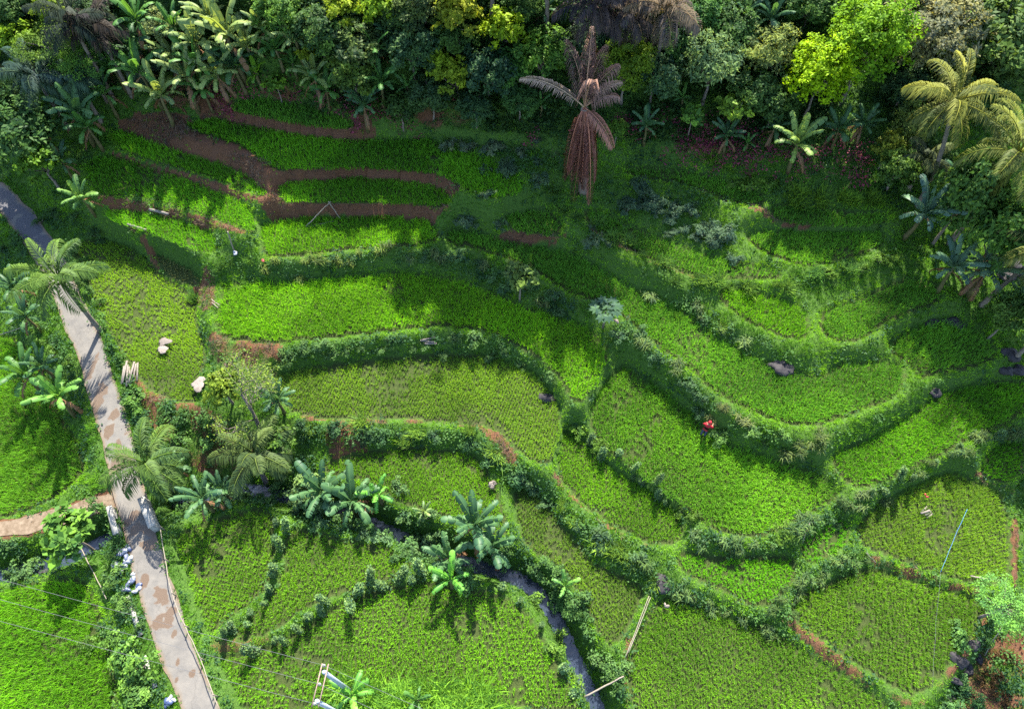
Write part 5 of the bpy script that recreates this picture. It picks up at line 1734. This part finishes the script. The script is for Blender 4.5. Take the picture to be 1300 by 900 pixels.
pole_between((190,266), (214,272), .13, .11, 'fallen_log', M_WOOD, 'larger weathered log on the left terrace', 'log', ha=.25, hb=.25)
pole_between((162,285), (186,292), .10, .08, 'fallen_log', M_WOOD, 'smaller brown log below the larger one', 'log', ha=.2, hb=.2)
pole_between((388,288), (420,256), .05, .03, 'crossed_branch', M_BAMBOO, 'longer pale branch of the crossed pair under the brown bank', 'branch', ha=.2, hb=.9)
pole_between((417,256), (432,278), .045, .03, 'crossed_branch', M_BAMBOO, 'shorter pale branch of the crossed pair under the brown bank', 'branch', ha=.9, hb=.3)
pole_between((390,288), (424,281), .03, .02, 'crossed_branch', M_WOOD, 'low branch lying under the crossed pair', 'branch', ha=.2, hb=.2)
pole_between((289,294), (297,318), .06, .05, 'leaning_post', M_BAMBOO, 'pale post standing on the terrace corner with white rag', 'post', ha=1.3, hb=.1)
pole_between((268,380), (279,388), .04, .035, 'bamboo_pole', M_BAMBOO, 'upper short pole by the brown earth gap', 'bamboo pole', ha=.3, hb=.4)
pole_between((269,384), (277,391), .04, .035, 'bamboo_pole', M_BAMBOO, 'lower short pole by the brown earth gap', 'bamboo pole', ha=.3, hb=.4)
pole_between((1232,731), (1260,736), .05, .05, 'bamboo_pole', M_BAMBOO, 'grey pole lying on the ditch edge at the right', 'bamboo pole', ha=.5, hb=.5)
pole_between((1194,726), (1228,646), .008, .008, 'bird_scare_line', M_BLUE, 'blue cord stretched over the dull paddy', 'cord', ha=.95, hb=1.0, sag=.1, n=5)
pole_between((1194,728), (1184,872), .008, .008, 'bird_scare_line', M_WIRE, 'thin pale cord stretched over the square paddy', 'cord', ha=.95, hb=.8, sag=.1, n=4)


def bundle(px, py, label, n, L, rz, mat, h=.2, name='plank_bundle', cat='plank pile'):
    p = at_height(px, py, h)
    root = empty(name, (p.x, p.y, float(hz(p.x, p.y)))); root.rotation_euler = (0, 0, rz)
    tag(root, label, cat)
    for i in range(n):
        G = Geo().box((rng.normal(0, .1), (i - n / 2) * .17, .12 + .08 * (i % 3)), (L * rng.uniform(.8, 1.1), .13, .05), rng.normal(0, .1), .5, .006)
        link('plank', G.mesh('plank', mat), root)


bundle(163, 474, 'heap of grey split planks at the corner of the pale paddy', 7, 1.9, R(100), M_WOOD)
bundle(1180, 646, 'small square of boards lying in the dull paddy', 4, .7, R(30), M_WOOD, .6, 'board_stack', 'boards')
bundle(545, 430, 'grey plank bench on the hedge bund', 3, 1.1, R(3), M_WOOD, .4, 'plank_bench', 'bench')


def heap(px, py, r, n, mat, label, name, cat, part='bag', s=.22, h=0, hh=.5, flat=1):
    p = at_height(px, py, h)
    root = empty(name, (p.x, p.y, float(hz(p.x, p.y)) + h))
    tag(root, label, cat)
    for i in range(n):
        a, q = rng.uniform(0, 6.28), r * rng.random() ** .5
        G = Geo().blob((0, 0, 0), (s * rng.uniform(.7, 1.3), s * rng.uniform(.7, 1.2), s * rng.uniform(.5, .9) * flat), .25, 11, 7, float(rng.choice([.0, .2, .85, .95, 1.0])))
        o = link(part, G.mesh(part, mat, True), root)
        o.location = (math.cos(a) * q * .55, math.sin(a) * q, max(.08, hh * (1 - q / r) * rng.uniform(.4, 1)))


heap(157, 708, .9, 16, M_BAGS, 'heap of white and blue rubbish bags beside the road', 'rubbish_heap', 'rubbish heap')
heap(168, 745, .9, 12, M_BAGS, 'lower dark and white rubbish heap under the roadside shrub', 'rubbish_heap', 'rubbish heap', s=.18)
heap(216, 891, .35, 5, M_BAGS, 'small dark blue rubbish bag pile at the bottom edge', 'rubbish_heap', 'rubbish heap', s=.2)
heap(209, 440, .5, 6, M_SACK, 'pale patch of sacking on the pale paddy, upper one', 'straw_sacking', 'sacking', 'sack', .34, .36, .03, .12)
heap(254, 490, .5, 6, M_SACK, 'pale patch of sacking by the bare tree, lower one', 'straw_sacking', 'sacking', 'sack', .34, .36, .03, .12)
heap(625, 616, .25, 4, M_SACK, 'small pale bundle at the corner of the triangular paddy', 'cloth_bundle', 'bundle', 'sack', .2, .45, .15)
heap(299, 322, .15, 2, M_BAGS, 'white bag at the foot of the leaning post', 'rag_bag', 'bag', 'bag', .16, .1, .1)
heap(783, 407, .2, 2, M_SACK, 'white sack beside the papaya tree', 'white_sack', 'sack', 'sack', .16, .5, .2)
heap(846, 768, .2, 2, M_SACK, 'white scrap in the wide yellow green paddy', 'white_scrap', 'scrap', 'sack', .13, .45, .1)
heap(1176, 630, .2, 2, M_REDP, 'red plastic scrap in the dull paddy', 'plastic_scrap', 'scrap', 'bag', .08, .4, .05)
heap(334, 332, .15, 2, M_REDP, 'small red container on the bund corner', 'red_container', 'container', 'bag', .10, .3, .1)


def rock(px, py, r, label, name='rock', n=1):
    p = at_height(px, py, 0)
    G = Geo()
    G.blob((0, 0, r * .1), (r * 1.15, r * .85, r * .45), .16, 18, 12)
    V = G.V[0]; V += unit(V) * (rng.normal(0, .05, (len(V), 1)) + (vnoise(V[:, 0] * 9 / r, V[:, 1] * 9 / r + V[:, 2] * 5, 4, int(px)) - .5)[:, None] * .5) * r
    o = one(name, G, M_ROCK, (p.x, p.y, float(hz(p.x, p.y))), label, 'rock', random.uniform(0, 6.28), True)


rock(993, 466, .85, 'dark boulder standing in for a dark hollow in the long diagonal paddy')  # rock mesh stands in for a dark hollow in the paddy
rock(1186, 497, .5, 'dark boulder on the bund of the mottled paddy')
rock(1212, 412, .7, 'purplish boulder at the edge of the dark right paddy')
rock(1182, 412, .6, 'low rock in the dark right paddy')
rock(694, 506, .55, 'small dark rock at the right tip of the olive paddy')
rock(842, 740, .6, 'brown rock in the hedge above the bamboo poles')
for i, (px, py, r) in enumerate([(1216,838,.5),(1228,850,.42),(1210,862,.36),(1236,818,.4),(1222,872,.42),(1205,885,.36),(1242,835,.3)]):
    rock(px, py, r, f'{ORD[i]} grey rock down the rocky gully at the bottom right'.replace('first', 'largest') if i else 'largest grey rock of the rocky gully at the bottom right')
for i, (px, py, r) in enumerate([(1286,330,.8),(1294,345,.7),(1278,352,.6),(1282,450,.6),(1290,470,.6),(1276,470,.5)]):
    rock(px, py, r, f'{ORD[i]} rock from the top along the right edge')
for i, (px, py, r) in enumerate([(686,758,.22),(700,778,.25),(716,800,.3),(722,820,.26),(734,845,.3),(744,862,.25),(752,884,.28),(726,832,.2),(708,796,.2),(590,712,.4),(612,718,.35),(574,700,.3)]):
    rock(px, py, r, f'{ORD[i]} stone lying in the stream bed near the stream clump')
for i, (px, py, r) in enumerate([(70,722,.3),(88,712,.35),(55,728,.3),(106,700,.25)]):
    rock(px, py, r, f'{ORD[i]} stone in the stream left of the road bridge')

# ---- power line: two posts joined by a crossarm, three wires
H_POLE = 7.5
t1, t2 = at_height(412, 853, H_POLE), at_height(403, 890, H_POLE)
root = empty('power_pole', (t1.x, t1.y, float(hz(t1.x, t1.y))))
tag(root, 'twin post power pole with rusty crossarm at the bottom edge', 'power pole')
o0 = np.array(root.location)
for t in (t1, t2):
    q = np.array(t) - o0
    link('post', Geo().tube([(q[0], q[1], -.5), (q[0], q[1], 3.5), (q[0], q[1], q[2] + .15)], [.15, .13, .11], 10).mesh('post', M_STEEL, True), root)
a1, a2 = np.array(at_height(413, 842, H_POLE)) - o0, np.array(at_height(400, 897, H_POLE)) - o0
d = unit(a2 - a1); nrm = np.array([-d[1], d[0], 0])
for s in (-1, 1):
    G = Geo().tube([a1 + nrm * .17 * s, a2 + nrm * .17 * s], [.036, .036], 4)
    ARM = link('crossarm', G.mesh('crossarm', M_ARM), root)
INS = []
for f in (.06, .5, .94):
    q = a1 + (a2 - a1) * f
    G = Geo().tube([q + [0, 0, .05], q + [0, 0, .15], q + [0, 0, .2], q + [0, 0, .32]], [.03, .09, .05, .07], 8)
    link('insulator', G.mesh('insulator', M_CONC, True), ARM)
    INS.append(q + o0 + np.array([0, 0, .33]))
for i, (lp, rp, nm) in enumerate([((-120,702), (560,910), 'upper'), ((-120,728), (560,940), 'middle'), ((-120,756), (560,962), 'lower')]):
    for side, q in (('left', lp), ('right', rp)):
        e = np.array(at_height(*q, H_POLE + .3))
        t = np.linspace(0, 1, 24)
        P = INS[i][None] * (1 - t)[:, None] + e[None] * t[:, None]
        P[:, 2] -= (.55 if side == 'left' else .1) * 4 * t * (1 - t)
        ext = 'running left over the road' if side == 'left' else 'running right from the pole'
        one('power_cable', Geo().tube(P - P[0], .009, 5), M_WIRE, P[0], f'{nm} of the three wires {ext}', 'wire', 0, True)

# ---- the person in the paddy
def person():
    p = at_height(891, 554, 0)
    x, y, z = p.x, p.y, float(hz(p.x, p.y))
    bm_v = [(0,0,.92),(0,.02,1.08),(0.02,.06,1.28),(.03,.10,1.40),(.04,.14,1.50),(.05,.16,1.62),
            (-.09,0,.90),(-.10,.03,.50),(-.10,-.02,.07),(-.10,.10,.03),
            (.09,0,.90),(.11,.06,.50),(.12,.02,.07),(.12,.14,.03),
            (-.17,.07,1.36),(-.24,.16,1.10),(-.16,.34,1.00),(-.13,.42,.98),
            (.21,.10,1.36),(.30,.22,1.12),(.24,.42,1.06),(.22,.50,1.05)]
    ed = [(0,1),(1,2),(2,3),(3,4),(4,5),(0,6),(6,7),(7,8),(8,9),(0,10),(10,11),(11,12),(12,13),(3,14),(14,15),(15,16),(16,17),(3,18),(18,19),(19,20),(20,21)]
    rad = [.15,.145,.16,.12,.055,.10,.10,.07,.05,.04,.10,.07,.05,.04,.065,.05,.035,.03,.065,.05,.035,.03]
    me = bpy.data.meshes.new('person'); me.from_pydata(bm_v, ed, []); me.update()
    o = bpy.data.objects.new('person', me); COL.objects.link(o)
    md = o.modifiers.new('skin', 'SKIN'); 
    for i, sv in enumerate(me.skin_vertices[0].data):
        sv.radius = (rad[i], rad[i] * .85); sv.use_root = (i == 0)
    o.modifiers.new('sub', 'SUBSURF').levels = 2
    o.modifiers['sub'].render_levels = 2
    me.materials.append(M_SKIN)
    dg = bpy.context.evaluated_depsgraph_get()
    bm = bpy.data.meshes.new_from_object(o.evaluated_get(dg))
    o.modifiers.clear(); o.data = bm
    bm.materials.clear(); bm.materials.append(M_SKIN)
    o.location = (x, y, z + .1); o.rotation_euler = (0, 0, R(-35)); o.scale = (1.15, 1.15, 1.15)
    tag(o, 'person in a red top and dark trousers working beside a reed clump', 'person')
    # clothes: shells grown from the body surface
    n = len(bm.vertices); co = np.empty(n * 3, np.float32); bm.vertices.foreach_get('co', co); co = co.reshape(-1, 3)
    nn = np.empty(n * 3, np.float32); bm.vertices.foreach_get('normal', nn); nn = nn.reshape(-1, 3)
    fs = [list(f.vertices) for f in bm.polygons if len(f.vertices) == 4]

    def shell(name, test, off, mat):
        k = [f for f in fs if test(co[f].mean(0))]
        if not k: return
        q = mesh_from(name, co + nn * off, np.array(k), None, mat, True)
        link(name, q, o)
    shell('shirt', lambda c: c[2] > .93 and c[2] < 1.47 and not (c[1] > .30), .022, M_RED)
    shell('trousers', lambda c: c[2] <= .98 and c[2] > .14 and abs(c[0]) < .2 and c[1] < .2, .016, M_NAVY)
    # headscarf and face
    G = Geo().blob((.05,.145,1.655), (.115,.12,.125), .05, 14, 10)
    link('headscarf', G.mesh('headscarf', M_RED, True), o)
    G = Geo().blob((.055,.215,1.63), (.07,.05,.085), .02, 12, 8).blob((.057,.268,1.625), (.014,.018,.02), .0, 6, 5)
    link('face', G.mesh('face', M_SKIN, True), o)
    G = Geo().blob((.03,.258,1.648), .011, 0, 6, 5).blob((.085,.255,1.648), .011, 0, 6, 5)
    link('eyes', G.mesh('eyes', M_HAIR, True), o)
    for hx, hy, hz_ in ((-.13,.42,.98), (.22,.50,1.05)):
        G = Geo()
        for k in range(4):
            b = np.array([hx - .03 + .02 * k, hy, hz_])
            G.tube([b, b + [0, .045, -.005], b + [0, .08 - .008 * abs(k - 1.5), -.035]], [.010, .009, .007], 5)
        b = np.array([hx + (.045 if hx < 0 else -.045), hy - .02, hz_])
        G.tube([b, b + [.012, .03, -.01], b + [.005, .06, -.03]], [.011, .010, .008], 5)
        link('fingers', G.mesh('fingers', M_SKIN, True), o)


person()

# ------------------------------------------------------------------ light
SUN_EL, SUN_AZ = 47.5, 8.0      # degrees; azimuth from +Y (up in the picture) towards +X
w = bpy.data.worlds.new('World'); scn.world = w; w.use_nodes = True
nt = w.node_tree
bgn = nt.nodes['Background']
sky = nt.nodes.new('ShaderNodeTexSky'); sky.sky_type = 'NISHITA'; sky.sun_disc = False
sky.sun_elevation = R(SUN_EL); sky.sun_rotation = R(SUN_AZ)
nt.links.new(sky.outputs[0], bgn.inputs[0]); bgn.inputs[1].default_value = .135
sl = bpy.data.lights.new('sun', 'SUN'); sl.energy = 5.0; sl.angle = R(.5); sl.color = (1, .93, .80)
so = bpy.data.objects.new('sun', sl); COL.objects.link(so)
dirv = Vector((math.sin(R(SUN_AZ)) * math.cos(R(SUN_EL)), math.cos(R(SUN_AZ)) * math.cos(R(SUN_EL)), math.sin(R(SUN_EL))))
so.rotation_euler = dirv.to_track_quat('Z', 'Y').to_euler()
so.location = (0, 60, 60)

vs = scn.view_settings
vs.view_transform = 'Standard'; vs.look = 'None'; vs.exposure = 2.38; vs.gamma = 1
try: vs.use_curve_mapping = False
except Exception: pass
cy = scn.cycles
cy.max_bounces = 5; cy.diffuse_bounces = 3; cy.glossy_bounces = 2; cy.transmission_bounces = 3; cy.transparent_max_bounces = 4
cy.caustics_reflective = False; cy.caustics_refractive = False
cy.use_adaptive_sampling = True; cy.adaptive_threshold = .01
cy.use_denoising = False
